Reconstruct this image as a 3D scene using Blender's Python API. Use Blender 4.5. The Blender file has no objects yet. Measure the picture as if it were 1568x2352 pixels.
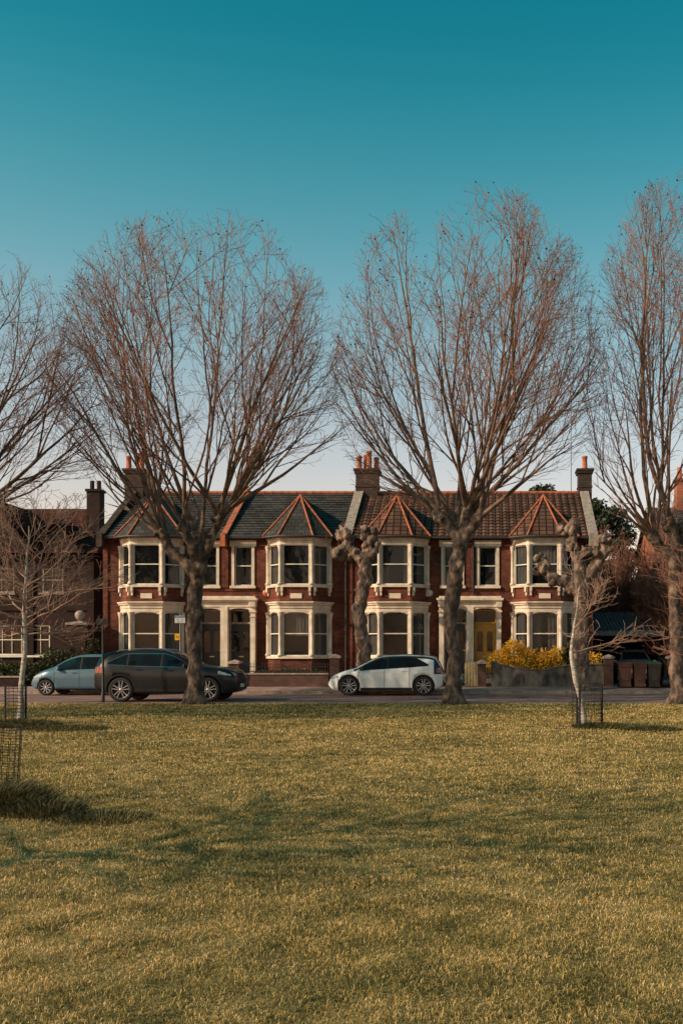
import bpy, bmesh, math, random
import numpy as np
from mathutils import Vector, Matrix, noise

scene = bpy.context.scene
COL = scene.collection
R = math.radians

# ------------------------------------------------------------------ materials
def _mat(name):
    m = bpy.data.materials.new(name); m.use_nodes = True
    nt = m.node_tree
    return m, nt, nt.nodes['Principled BSDF'], nt.nodes, nt.links

def simple(name, c1, c2=None, rough=.75, scale=5, bump=0., bscale=30, metal=0, spec=.4, coat=0, stretch=(1,1,1), c3=None):
    m, nt, bs, N, L = _mat(name)
    tc = N.new('ShaderNodeTexCoord'); mp = N.new('ShaderNodeMapping')
    mp.inputs['Scale'].default_value = stretch
    L.new(tc.outputs['Object'], mp.inputs['Vector'])
    no = N.new('ShaderNodeTexNoise'); no.inputs['Scale'].default_value = scale; no.inputs['Detail'].default_value = 6
    L.new(mp.outputs[0], no.inputs['Vector'])
    cr = N.new('ShaderNodeValToRGB')
    if c2 is None: c2 = tuple(c*0.72 for c in c1)
    cr.color_ramp.elements[0].position = .35; cr.color_ramp.elements[1].position = .65
    cr.color_ramp.elements[0].color = (*c2, 1); cr.color_ramp.elements[1].color = (*c1, 1)
    if c3:
        e = cr.color_ramp.elements.new(.5); e.color = (*c3, 1)
    L.new(no.outputs['Fac'], cr.inputs['Fac']); L.new(cr.outputs['Color'], bs.inputs['Base Color'])
    bs.inputs['Roughness'].default_value = rough; bs.inputs['Metallic'].default_value = metal
    bs.inputs['Specular IOR Level'].default_value = spec; bs.inputs['Coat Weight'].default_value = coat
    if bump:
        n2 = N.new('ShaderNodeTexNoise'); n2.inputs['Scale'].default_value = bscale; n2.inputs['Detail'].default_value = 5
        L.new(mp.outputs[0], n2.inputs['Vector'])
        b = N.new('ShaderNodeBump'); b.inputs['Strength'].default_value = bump; b.inputs['Distance'].default_value = .03
        L.new(n2.outputs['Fac'], b.inputs['Height']); L.new(b.outputs[0], bs.inputs['Normal'])
    return m

def brickmat(name, c1, c2, mortar, w=.225, h=.075, ms=.008, rough=.85, zk=1.0, stain=.5, bump=.4, offset=.5, spec=.25):
    m, nt, bs, N, L = _mat(name)
    tc = N.new('ShaderNodeTexCoord'); sp = N.new('ShaderNodeSeparateXYZ'); L.new(tc.outputs['Object'], sp.inputs[0])
    ad = N.new('ShaderNodeMath'); ad.operation = 'ADD'
    if zk == 1.0:
        L.new(sp.outputs[0], ad.inputs[0]); L.new(sp.outputs[1], ad.inputs[1])
    else:
        L.new(sp.outputs[0], ad.inputs[0]); ad.inputs[1].default_value = 0
    mu = N.new('ShaderNodeMath'); mu.operation = 'MULTIPLY'; L.new(sp.outputs[2], mu.inputs[0]); mu.inputs[1].default_value = zk
    cb = N.new('ShaderNodeCombineXYZ'); L.new(ad.outputs[0], cb.inputs[0]); L.new(mu.outputs[0], cb.inputs[1])
    bt = N.new('ShaderNodeTexBrick'); bt.inputs['Scale'].default_value = 1; bt.offset = offset
    bt.inputs['Brick Width'].default_value = w; bt.inputs['Row Height'].default_value = h
    bt.inputs['Mortar Size'].default_value = ms
    bt.inputs['Color1'].default_value = (*c1, 1); bt.inputs['Color2'].default_value = (*c2, 1); bt.inputs['Mortar'].default_value = (*mortar, 1)
    L.new(cb.outputs[0], bt.inputs['Vector'])
    no = N.new('ShaderNodeTexNoise'); no.inputs['Scale'].default_value = 1.3; no.inputs['Detail'].default_value = 8
    L.new(tc.outputs['Object'], no.inputs['Vector'])
    mr = N.new('ShaderNodeMapRange'); mr.inputs[1].default_value = .3; mr.inputs[2].default_value = .7
    mr.inputs[3].default_value = 1-stain; mr.inputs[4].default_value = 1.15
    L.new(no.outputs['Fac'], mr.inputs[0])
    vm = N.new('ShaderNodeVectorMath'); vm.operation = 'SCALE'
    L.new(bt.outputs['Color'], vm.inputs[0]); L.new(mr.outputs[0], vm.inputs['Scale']); L.new(vm.outputs[0], bs.inputs['Base Color'])
    bs.inputs['Roughness'].default_value = rough; bs.inputs['Specular IOR Level'].default_value = spec
    b = N.new('ShaderNodeBump'); b.inputs['Strength'].default_value = bump; b.inputs['Distance'].default_value = .012; b.invert = True
    L.new(bt.outputs['Fac'], b.inputs['Height']); L.new(b.outputs[0], bs.inputs['Normal'])
    return m

def glassmat(name, base=(.01,.012,.014), alpha=.5, rough=.04, spec=.5):
    m, nt, bs, N, L = _mat(name)
    bs.inputs['Base Color'].default_value = (*base, 1); bs.inputs['Roughness'].default_value = rough
    bs.inputs['Alpha'].default_value = alpha; bs.inputs['Specular IOR Level'].default_value = spec
    no = N.new('ShaderNodeTexNoise'); no.inputs['Scale'].default_value = 1.5
    tc = N.new('ShaderNodeTexCoord'); L.new(tc.outputs['Object'], no.inputs['Vector'])
    b = N.new('ShaderNodeBump'); b.inputs['Strength'].default_value = .12; b.inputs['Distance'].default_value = .05
    L.new(no.outputs['Fac'], b.inputs['Height']); L.new(b.outputs[0], bs.inputs['Normal'])
    return m

BRICK = brickmat('brick_red', (.24,.058,.031), (.1,.028,.02), (.12,.062,.046), stain=.65)
BRICK_SHADED = brickmat('brick_shaded', (.045,.015,.012), (.022,.01,.009), (.024,.015,.013))  # darkened brick colour carries the shade over the left house
BRICK_ORANGE = brickmat('brick_orange', (.42,.12,.06), (.3,.085,.045), (.25,.15,.11))
BRICK_WALL = brickmat('brick_garden', (.14,.062,.045), (.08,.04,.032), (.1,.075,.065))
BRICK_CHIM = brickmat('brick_chimney', (.085,.048,.036), (.04,.028,.024), (.055,.042,.036))
SLATE = brickmat('roof_slate', (.09,.08,.077), (.047,.043,.042), (.016,.015,.015), w=.3, h=.3, ms=.012, zk=1.95, rough=.8, stain=.5, bump=.6, spec=.15)
TILE = brickmat('roof_tile_brown', (.18,.088,.062), (.11,.057,.043), (.024,.015,.012), w=.3, h=.33, ms=.03, zk=1.95, rough=.85, stain=.5, bump=.8, offset=0, spec=.15)
WHITE = simple('painted_stone', (.74,.61,.49), (.52,.43,.345), rough=.7, scale=3, bump=.15)
WHITE2 = simple('painted_sash', (.76,.67,.58), (.58,.53,.47), rough=.5, scale=4)
STONE = simple('coping_stone', (.38,.29,.245), (.2,.16,.14), rough=.85, scale=6, bump=.3)
DIMF = simple('dim_frame_paint', (.36,.31,.28), (.22,.19,.17), rough=.7, scale=6)
TERRA = simple('terracotta', (.5,.14,.058), (.27,.075,.04), rough=.8, scale=7, bump=.2)
DARKIN = simple('interior_shade', (.011,.01,.01), (.007,.007,.007), rough=.95, scale=2)  # near-black colour stands in for shade inside rooms and carport
CURTAIN = simple('curtain_cloth', (.7,.65,.6), (.42,.39,.37), rough=.9, scale=7, stretch=(4,1,.2))
GLASS = glassmat('window_glass', alpha=.42, spec=.5)
YELLOW = simple('yellow_paint', (.55,.28,.03), (.44,.22,.022), rough=.45, scale=4)
BLACKP = simple('black_paint', (.02,.02,.022), (.012,.012,.013), rough=.4, scale=6)
IRON = simple('black_iron', (.025,.025,.025), (.015,.014,.013), rough=.5, scale=15, metal=.3)
PIPE = simple('drainpipe_paint', (.05,.035,.03), (.03,.02,.02), rough=.5)
RENDER = simple('grey_render', (.16,.135,.118), (.035,.031,.03), rough=.95, scale=3.5, bump=.7, stretch=(1,1,.6))
ASPHALT = simple('asphalt', (.27,.165,.152), (.175,.11,.104), rough=.95, scale=1.2, bump=.3, bscale=90, spec=.05)
PAVE = brickmat('paving', (.36,.23,.2), (.28,.185,.165), (.12,.09,.08), w=.9, h=.6, ms=.015, stain=.35)
KERB = simple('kerb_stone', (.32,.23,.2), (.2,.15,.13), rough=.85, scale=5, bump=.3)
LINEP = simple('road_paint', (.45,.36,.33), (.25,.2,.18), rough=.8, scale=9)
YLINE = simple('yellow_road_paint', (.45,.28,.1), (.27,.17,.09), rough=.8, scale=9)
GROUND = simple('ground_earth', (.11,.09,.05), (.07,.06,.035), rough=.95, scale=.3)
SOIL = simple('garden_soil', (.07,.045,.03), (.035,.025,.018), rough=.95, scale=8, bump=.5)
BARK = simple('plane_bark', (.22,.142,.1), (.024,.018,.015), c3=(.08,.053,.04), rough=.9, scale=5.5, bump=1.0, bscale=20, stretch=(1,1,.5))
BARK_PALE = simple('pollard_bark', (.34,.225,.165), (.05,.036,.03), c3=(.16,.108,.082), rough=.9, scale=5.5, bump=1.0, bscale=20, stretch=(1,1,.5))  # paler bark tone for the pollarded trees
LIMB = simple('limb_bark', (.22,.13,.09), (.07,.045,.034), rough=.9, scale=4)
TWIG = simple('twig_bark', (.36,.165,.11), (.16,.078,.058), rough=.85, scale=3)
TWIG_PALE = simple('pale_twig', (.4,.24,.18), (.24,.14,.105), rough=.85, scale=3)
BIRCH = simple('pale_bark', (.5,.42,.36), (.2,.16,.13), rough=.85, scale=9, bump=.3, stretch=(1,1,3))
SEEDB = simple('seed_ball', (.34,.1,.045), (.16,.055,.03), rough=.95, scale=10)
GARROOF = simple('garage_roof', (.12,.12,.113), (.07,.073,.07), rough=.85, scale=4)

def leafmat(name, ramp, trans=.25, patch=.35, psc=.7, patch2=0):
    m, nt, bs, N, L = _mat(name)
    at = N.new('ShaderNodeAttribute'); at.attribute_name = 'tint'
    cr = N.new('ShaderNodeValToRGB')
    els = cr.color_ramp.elements
    els[0].position = ramp[0][0]; els[0].color = (*ramp[0][1],1)
    els[1].position = ramp[-1][0]; els[1].color = (*ramp[-1][1],1)
    for p, c in ramp[1:-1]:
        e = els.new(p); e.color = (*c,1)
    tc = N.new('ShaderNodeTexCoord')
    src = at.outputs['Fac']
    for sc_, pa in ((psc,patch),(psc*6.5,patch2)):
        if pa<=0: continue
        no = N.new('ShaderNodeTexNoise'); no.inputs['Scale'].default_value = sc_; no.inputs['Detail'].default_value = 5
        L.new(tc.outputs['Object'], no.inputs['Vector'])
        mr = N.new('ShaderNodeMapRange'); mr.inputs[1].default_value=.3; mr.inputs[2].default_value=.7
        mr.inputs[3].default_value = -pa; mr.inputs[4].default_value = pa
        L.new(no.outputs['Fac'], mr.inputs[0])
        ad = N.new('ShaderNodeMath'); ad.operation='ADD'
        L.new(src, ad.inputs[0]); L.new(mr.outputs[0], ad.inputs[1]); src = ad.outputs[0]
    L.new(src, cr.inputs['Fac']); L.new(cr.outputs['Color'], bs.inputs['Base Color'])
    bs.inputs['Roughness'].default_value = .6; bs.inputs['Specular IOR Level'].default_value = .3
    if trans>0:
        tr = N.new('ShaderNodeBsdfTranslucent'); L.new(cr.outputs['Color'], tr.inputs['Color'])
        mx = N.new('ShaderNodeMixShader'); mx.inputs[0].default_value = trans
        L.new(bs.outputs[0], mx.inputs[1]); L.new(tr.outputs[0], mx.inputs[2])
        L.new(mx.outputs[0], N['Material Output'].inputs['Surface'])
    return m
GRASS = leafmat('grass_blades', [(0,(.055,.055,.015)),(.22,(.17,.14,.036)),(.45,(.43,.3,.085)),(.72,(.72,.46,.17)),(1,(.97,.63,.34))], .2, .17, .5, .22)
TUFT = leafmat('rough_grass', [(0,(.02,.025,.008)),(.5,(.07,.065,.022)),(1,(.18,.14,.06))], .2)
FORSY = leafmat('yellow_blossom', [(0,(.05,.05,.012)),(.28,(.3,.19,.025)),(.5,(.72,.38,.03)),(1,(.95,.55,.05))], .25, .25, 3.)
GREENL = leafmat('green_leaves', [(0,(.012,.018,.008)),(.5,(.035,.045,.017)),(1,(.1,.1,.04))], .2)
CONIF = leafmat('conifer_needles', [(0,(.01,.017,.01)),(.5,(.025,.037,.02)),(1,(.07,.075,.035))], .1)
LITTER = simple('fallen_leaf', (.34,.18,.1), (.2,.1,.06), rough=.8)

# ------------------------------------------------------------------ mesh helper
class MB:
    def __init__(s): s.v=[]; s.f=[]; s.m=[]; s.sm=[]
    def add(s, V, F, mi=0, smooth=False):
        o=len(s.v); s.v.extend([tuple(map(float,p)) for p in V])
        for f in F:
            s.f.append([i+o for i in f]); s.m.append(mi); s.sm.append(smooth)
    def box(s,x0,x1,y0,y1,z0,z1,mi=0):
        if x0>x1: x0,x1=x1,x0
        if y0>y1: y0,y1=y1,y0
        V=[(x0,y0,z0),(x1,y0,z0),(x1,y1,z0),(x0,y1,z0),(x0,y0,z1),(x1,y0,z1),(x1,y1,z1),(x0,y1,z1)]
        s.add(V,[(0,3,2,1),(4,5,6,7),(0,1,5,4),(1,2,6,5),(2,3,7,6),(3,0,4,7)],mi)
    def obox(s,p,q,s0,s1,z0,z1,d0,d1,mi=0):
        px,py=p; qx,qy=q; l=math.hypot(qx-px,qy-py); tx,ty=(qx-px)/l,(qy-py)/l; nx,ny=ty,-tx
        c=[(px+tx*a+nx*d,py+ty*a+ny*d) for a,d in((s0,d1),(s1,d1),(s1,d0),(s0,d0))]
        V=[(x,y,z0) for x,y in c]+[(x,y,z1) for x,y in c]
        s.add(V,[(0,3,2,1),(4,5,6,7),(0,1,5,4),(1,2,6,5),(2,3,7,6),(3,0,4,7)],mi)
    def prism(s,pts,y0,y1,mi=0):
        n=len(pts); V=[(x,y0,z) for x,z in pts]+[(x,y1,z) for x,z in pts]
        s.add(V,[tuple(range(n)),tuple(range(2*n-1,n-1,-1))]+[(i,(i+1)%n,n+(i+1)%n,n+i) for i in range(n)],mi)
    def zprism(s,pts,z0,z1,mi=0):
        n=len(pts); V=[(x,y,z0) for x,y in pts]+[(x,y,z1) for x,y in pts]
        s.add(V,[tuple(range(n)),tuple(range(2*n-1,n-1,-1))]+[(i,(i+1)%n,n+(i+1)%n,n+i) for i in range(n)],mi)
    def tube(s,P,Rr,n=8,mi=0,caps=True,smooth=True):
        P=[Vector(p) for p in P]; ref=None; V=[]
        for i,p in enumerate(P):
            d=(P[min(i+1,len(P)-1)]-P[max(i-1,0)])
            if d.length<1e-6: d=Vector((0,0,1))
            d.normalize()
            if ref is None:
                ref=d.orthogonal().normalized()
            else:
                ref=(ref-d*ref.dot(d))
                ref=ref.normalized() if ref.length>1e-5 else d.orthogonal().normalized()
            b=d.cross(ref)
            r=Rr[i] if hasattr(Rr,'__len__') else Rr
            for k in range(n):
                a=2*math.pi*k/n; V.append(p+ref*(r*math.cos(a))+b*(r*math.sin(a)))
        F=[]
        for i in range(len(P)-1):
            for k in range(n):
                F.append((i*n+k,i*n+(k+1)%n,(i+1)*n+(k+1)%n,(i+1)*n+k))
        s.add(V,F,mi,smooth)
        if caps:
            s.add(V[:n],[tuple(range(n-1,-1,-1))],mi); s.add(V[-n:],[tuple(range(n))],mi)
    def ball(s,c,r,mi=0,seg=10,rng=7,sc=(1,1,1)):
        V=[];F=[]
        for j in range(rng+1):
            th=math.pi*j/rng
            for k in range(seg):
                a=2*math.pi*k/seg
                V.append((c[0]+r*sc[0]*math.sin(th)*math.cos(a),c[1]+r*sc[1]*math.sin(th)*math.sin(a),c[2]+r*sc[2]*math.cos(th)))
        for j in range(rng):
            for k in range(seg):
                F.append((j*seg+k,(j+1)*seg+k,(j+1)*seg+(k+1)%seg,j*seg+(k+1)%seg))
        s.add(V,F,mi,True)
    def lathe(s,prof,c,axis='z',n=20,mi=0,smooth=True):
        V=[];F=[]
        for r,h in prof:
            for k in range(n):
                a=2*math.pi*k/n
                if axis=='z': V.append((c[0]+r*math.cos(a),c[1]+r*math.sin(a),c[2]+h))
                else: V.append((c[0]+r*math.cos(a),c[1]+h,c[2]+r*math.sin(a)))
        for j in range(len(prof)-1):
            for k in range(n): F.append((j*n+k,j*n+(k+1)%n,(j+1)*n+(k+1)%n,(j+1)*n+k))
        s.add(V,F,mi,smooth)
    def build(s,name,mats,parent=None,origin=(0,0,0),recalc=True,merge=False):
        me=bpy.data.meshes.new(name)
        o=origin
        me.from_pydata([(x-o[0],y-o[1],z-o[2]) for x,y,z in s.v],[],s.f)
        if not isinstance(mats,(list,tuple)): mats=[mats]
        for m in mats: me.materials.append(m)
        me.polygons.foreach_set('material_index',s.m); me.polygons.foreach_set('use_smooth',s.sm)
        if recalc:
            bm=bmesh.new(); bm.from_mesh(me)
            if merge: bmesh.ops.remove_doubles(bm,verts=bm.verts,dist=1e-4)
            bmesh.ops.recalc_face_normals(bm,faces=bm.faces); bm.to_mesh(me); bm.free()
        ob=bpy.data.objects.new(name,me); COL.objects.link(ob)
        if parent is not None: ob.parent=parent
        return ob

def thing(name,loc,label,category,group=None,rot=0):
    e=bpy.data.objects.new(name,None); e.empty_display_size=.2; e.location=loc; e.rotation_euler=(0,0,rot)
    COL.objects.link(e); e['label']=label; e['category']=category
    if group: e['group']=group
    return e
def tag(o,label,category,group=None):
    o['label']=label; o['category']=category
    if group: o['group']=group
    return o
def npmesh(name,V,F,mats,parent=None,mi=None,tint=None,smooth=False):
    me=bpy.data.meshes.new(name); k=F.shape[1]
    me.vertices.add(len(V)); me.vertices.foreach_set('co',V.astype(np.float32).ravel())
    me.loops.add(F.size); me.loops.foreach_set('vertex_index',F.astype(np.int32).ravel())
    me.polygons.add(len(F)); me.polygons.foreach_set('loop_start',np.arange(0,F.size,k,dtype=np.int32))
    try: me.polygons.foreach_set('loop_total',np.full(len(F),k,dtype=np.int32))
    except Exception: pass
    for m in (mats if isinstance(mats,(list,tuple)) else [mats]): me.materials.append(m)
    if mi is not None: me.polygons.foreach_set('material_index',mi.astype(np.int32))
    me.polygons.foreach_set('use_smooth',np.full(len(F),smooth))
    if tint is not None:
        a=me.attributes.new('tint','FLOAT','POINT'); a.data.foreach_set('value',tint.astype(np.float32))
    me.update(calc_edges=True)
    ob=bpy.data.objects.new(name,me); COL.objects.link(ob)
    if parent is not None: ob.parent=parent
    return ob

# ------------------------------------------------------------------ ground, road, lawn
def sheet(name,x0,x1,y0,y1,z,mat,nx=1,ny=1,z2=None):
    V=[];F=[]
    for j in range(ny+1):
        for i in range(nx+1):
            t=j/ny; V.append((x0+(x1-x0)*i/nx,y0+(y1-y0)*t,z+((z2-z)*t if z2 is not None else 0)))
    for j in range(ny):
        for i in range(nx):
            a=j*(nx+1)+i; F.append((a,a+1,a+nx+2,a+nx+1))
    mb=MB(); mb.add(V,F); o=mb.build(name,mat,recalc=False); o['kind']='structure'; return o
sheet('ground',-900,900,-300,2500,-.03,GROUND)
LAWNM = simple('lawn_soil', (.26,.185,.065), (.08,.066,.02), rough=.95, scale=2.5, bump=.6, bscale=60)
sheet('lawn',-60,50,-12,30.45,.02,LAWNM,40,16)
mb=MB(); mb.box(-60,50,30.45,30.6,-.03,.05); k=mb.build('kerb',KERB); k['kind']='structure'
sheet('road',-60,50,30.6,38.45,0,ASPHALT)
mb=MB(); 
for i in range(110):
    x=-60+i; mb.box(x+.006,x+.994,38.45,38.6,-.03,.12+.004*math.sin(i*3.1))
k=mb.build('kerb',KERB); k['kind']='structure'
sheet('pavement',-60,50,38.6,40.3,.118,PAVE,z2=.24)
sheet('garden_ground',-60,4.5,40.3,42.3,.235,SOIL,z2=.5)
sheet('driveway',4.5,7.5,40.3,50,.235,ASPHALT)
sheet('garden_ground',7.5,50,40.3,60,.235,SOIL)
mb=MB(); mb.box(-60,50,38.15,38.22,.004,.008); mb.box(-60,50,38.3,38.37,.004,.008); k=mb.build('road_marking',YLINE); k['kind']='structure'
mb=MB()
for i in range(16):
    mb.box(-58+i*6.3,-58+i*6.3+3.6,34.35,34.45,.004,.008)
k=mb.build('road_marking',LINEP); k['kind']='structure'

# ------------------------------------------------------------------ grass
rs=np.random.RandomState(7)
def blades(n_list,name,mat):
    Ps=[];Hs=[];Ws=[]
    for (y0,y1,dens,h,w) in n_list:
        area=(y1-y0)*(.70*(y0+y1)/2+3.0); n=int(area*dens)
        y=rs.uniform(y0,y1,n*2); x=rs.uniform(-.5*y1-1.5,.2*y1+1.5,n*2)
        ok=(x>-.5*y-1.5)&(x<.2*y+1.5); x=x[ok];y=y[ok]
        Ps.append(np.stack([x,y],1)); Hs.append(np.full(len(x),h)); Ws.append(np.full(len(x),w))
    P=np.concatenate(Ps);H=np.concatenate(Hs);W=np.concatenate(Ws);n=len(P)
    x,y=P[:,0],P[:,1]
    cl=(np.sin(x*7.1+2*np.sin(y*5.3))+np.sin(y*8.7+2*np.sin(x*6.1))+np.sin(x*2.3+y*1.7)+np.sin(x*23+np.sin(y*19)*2)*.8+np.sin(y*31+np.sin(x*27)*2)*.6)/4.2
    H=H*(rs.uniform(.4,1.35,n)*(1+.45*cl)); 
    a=rs.uniform(0,2*np.pi,n); lean=rs.uniform(.2,1.5,n)
    dx,dy=np.cos(a),np.sin(a); b=rs.uniform(0,2*np.pi,n); wx,wy=np.cos(b)*W/2,np.sin(b)*W/2
    z0=np.full(n,.015)
    mx=x+dx*H*lean*.3; my=y+dy*H*lean*.3; mz=z0+H*.6
    tx=x+dx*H*lean*.95; ty=y+dy*H*lean*.95; tz=z0+H*(1.05-.45*lean)
    V=np.empty((n,6,3))
    V[:,0]=np.stack([x-wx,y-wy,z0],1);V[:,1]=np.stack([x+wx,y+wy,z0],1)
    V[:,2]=np.stack([mx+wx*.8,my+wy*.8,mz],1);V[:,3]=np.stack([mx-wx*.8,my-wy*.8,mz],1)
    V[:,4]=np.stack([tx+wx*.15,ty+wy*.15,tz],1);V[:,5]=np.stack([tx-wx*.15,ty-wy*.15,tz],1)
    base=(np.arange(n)*6)[:,None]
    F=np.concatenate([base+np.array([0,1,2,3]),base+np.array([3,2,4,5])])
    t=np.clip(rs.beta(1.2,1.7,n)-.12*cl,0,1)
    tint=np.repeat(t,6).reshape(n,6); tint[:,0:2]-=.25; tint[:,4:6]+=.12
    return npmesh(name,V.reshape(-1,3),F,mat,tint=np.clip(tint,0,1).ravel())
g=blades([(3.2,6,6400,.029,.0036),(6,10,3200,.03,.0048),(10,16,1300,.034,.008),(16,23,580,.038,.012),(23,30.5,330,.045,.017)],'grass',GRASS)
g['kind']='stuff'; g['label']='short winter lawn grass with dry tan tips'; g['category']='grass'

def tuft(name,cx,cy,rad,n,h,mat,label,w=.008):
    a=rs.uniform(0,2*np.pi,n); r=rad*np.sqrt(rs.uniform(0,1,n)); 
    x=r*np.cos(a); y=r*np.sin(a)*.7
    H=h*rs.uniform(.4,1.2,n)*(1-.5*(r/rad)**2); aa=a+rs.uniform(-.8,.8,n); ln=rs.uniform(.2,.9,n)
    dx,dy=np.cos(aa)*ln,np.sin(aa)*ln; b=rs.uniform(0,6.28,n); wx,wy=np.cos(b)*w/2,np.sin(b)*w/2
    V=np.empty((n,5,3)); z=np.zeros(n)
    V[:,0]=np.stack([x-wx,y-wy,z],1);V[:,1]=np.stack([x+wx,y+wy,z],1)
    V[:,2]=np.stack([x+dx*H*.35+wx,y+dy*H*.35+wy,H*.6],1);V[:,3]=np.stack([x+dx*H*.35-wx,y+dy*H*.35-wy,H*.6],1)
    V[:,4]=np.stack([x+dx*H,y+dy*H,H*.85],1)
    base=(np.arange(n)*5)[:,None]
    F=np.concatenate([base+np.array([0,1,2]),base+np.array([0,2,3]),base+np.array([3,2,4])])
    o=npmesh(name,V.reshape(-1,3),F,mat,tint=np.repeat(rs.uniform(0,1,n),5)); o.location=(cx,cy,.02)
    o['kind']='stuff'; o['label']=label; o['category']='grass'; return o
tuft('grass_tuft',-4.75,9.5,.6,5500,.34,TUFT,'dark tuft of uncut grass around the tree guard')
tuft('grass_tuft',-4.1,9.2,.4,1500,.2,TUFT,'dark uncut grass beside the tree guard')
tuft('grass_tuft',-3.5,8.95,.5,1100,.1,TUFT,'low dark uncut grass beside the tree guard')
tuft('grass_tuft',-9.7,20.6,.85,4500,.2,TUFT,'uncut grass around the pale young tree',.012)
tuft('grass_tuft',-8.4,19.8,.9,2200,.12,TUFT,'uncut grass near the pale young tree',.012)
tuft('grass_tuft',2.3,20.2,.6,2500,.15,TUFT,'uncut grass around the guarded young tree',.012)
tuft('grass_tuft',3.2,19.6,.6,2000,.13,TUFT,'uncut grass near the guarded young tree',.012)
mb=MB(); n=28
for (cx,cy,r) in ((2.0,20.45,.65),):
    mb.add([(cx+r*math.cos(6.283*i/n)*(1+.1*math.sin(i*2.3)),cy+r*.8*math.sin(6.283*i/n),.03) for i in range(n)],[tuple(range(n))])
MULCH = simple('bark_mulch', (.3,.1,.06), (.12,.05,.03), rough=.95, scale=14, bump=.6)
k=mb.build('mulch_bed',MULCH); k['kind']='structure'
n=45; y=rs.uniform(4.5,14,n); x=rs.uniform(-.45,.18,n)*y; s=rs.uniform(.012,.024,n); a=rs.uniform(0,6.28,n)
V=np.empty((n,4,3)); 
for i in range(4):
    V[:,i]=np.stack([x+s*np.cos(a+i*1.57)*(1.3 if i%2 else .7),y+s*np.sin(a+i*1.57),.035+.02*rs.uniform(0,1,n)],1)
o=npmesh('fallen_leaves',V.reshape(-1,3),(np.arange(n)*4)[:,None]+np.arange(4),LITTER); o['kind']='stuff'; o['label']='scattered dry brown leaves on the lawn'; o['category']='leaves'

# ------------------------------------------------------------------ trees
def grow(seed,starts,env_c,env_r,P):
    rg=random.Random(seed); out=[]; ec=Vector(env_c)
    off=Vector((seed*3.1,seed*1.7,0)); EN=P.get('envn',.1); sl0=P.get('slack0',.95); sls=P.get('slacks',.02)
    def env(p):
        q=p-ec; e=math.sqrt((q.x/env_r[0])**2+(q.y/env_r[1])**2+(q.z/env_r[2])**2)
        if e<.7: return e
        return e*(1+EN*noise.noise(q.normalized()*2.6+off))
    gs=rg.gauss
    def br(p,d,length,r,lv,slack):
        n=max(3,int(length/P['seg'][lv])); st=length/n
        pts=[p.copy()];dirs=[d.copy()]
        wb=P['wob'][lv]; tp=P['trop'][lv]
        for i in range(n):
            d=(d+Vector((gs(0,wb),gs(0,wb),gs(0,wb)+tp))).normalized()
            p=p+d*st
            pts.append(p.copy()); dirs.append(d.copy())
            if env(p)>slack: break
        m=len(pts); rad=[max(P['rmin'],r*(1-(i/(m-1))*P['taper'][lv])) for i in range(m)]
        out.append((pts,rad,lv))
        if lv>=P['levels']-1: return
        frac=(m-1)/n
        fl=P.get('floor',.35)
        nc=max(1,int(round(P['nch'][lv]*(fl+(1-fl)*frac)*rg.uniform(.8,1.2))))
        for k in range(nc):
            t=P['t0'][lv]+(1-P['t0'][lv])*(k+rg.random())/nc
            i=min(m-2,int(t*(m-1))); fr=t*(m-1)-i
            q=pts[i].lerp(pts[i+1],min(1,max(0,fr))); dd=dirs[min(i+1,m-1)]
            ax=Vector((gs(0,1),gs(0,1),gs(0,1))); ax=(ax-dd*ax.dot(dd)).normalized()
            ang=R(rg.uniform(*P['ang'][lv])); cd=(dd*math.cos(ang)+ax*math.sin(ang)).normalized()
            if cd.z<-.1: cd.z=abs(cd.z)*.4; cd.normalize()
            cl=P['len'][lv+1]*rg.uniform(.65,1.25)*(1-.45*t)
            br(q,cd,cl,min(rad[i]*.8,P['rad'][lv+1]*rg.uniform(.8,1.15)*(1-.3*t)),lv+1,slack+sls)
    for (p,d,l,r) in starts: br(Vector(p),Vector(d).normalized(),l,r,0,sl0)
    return out
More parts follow.
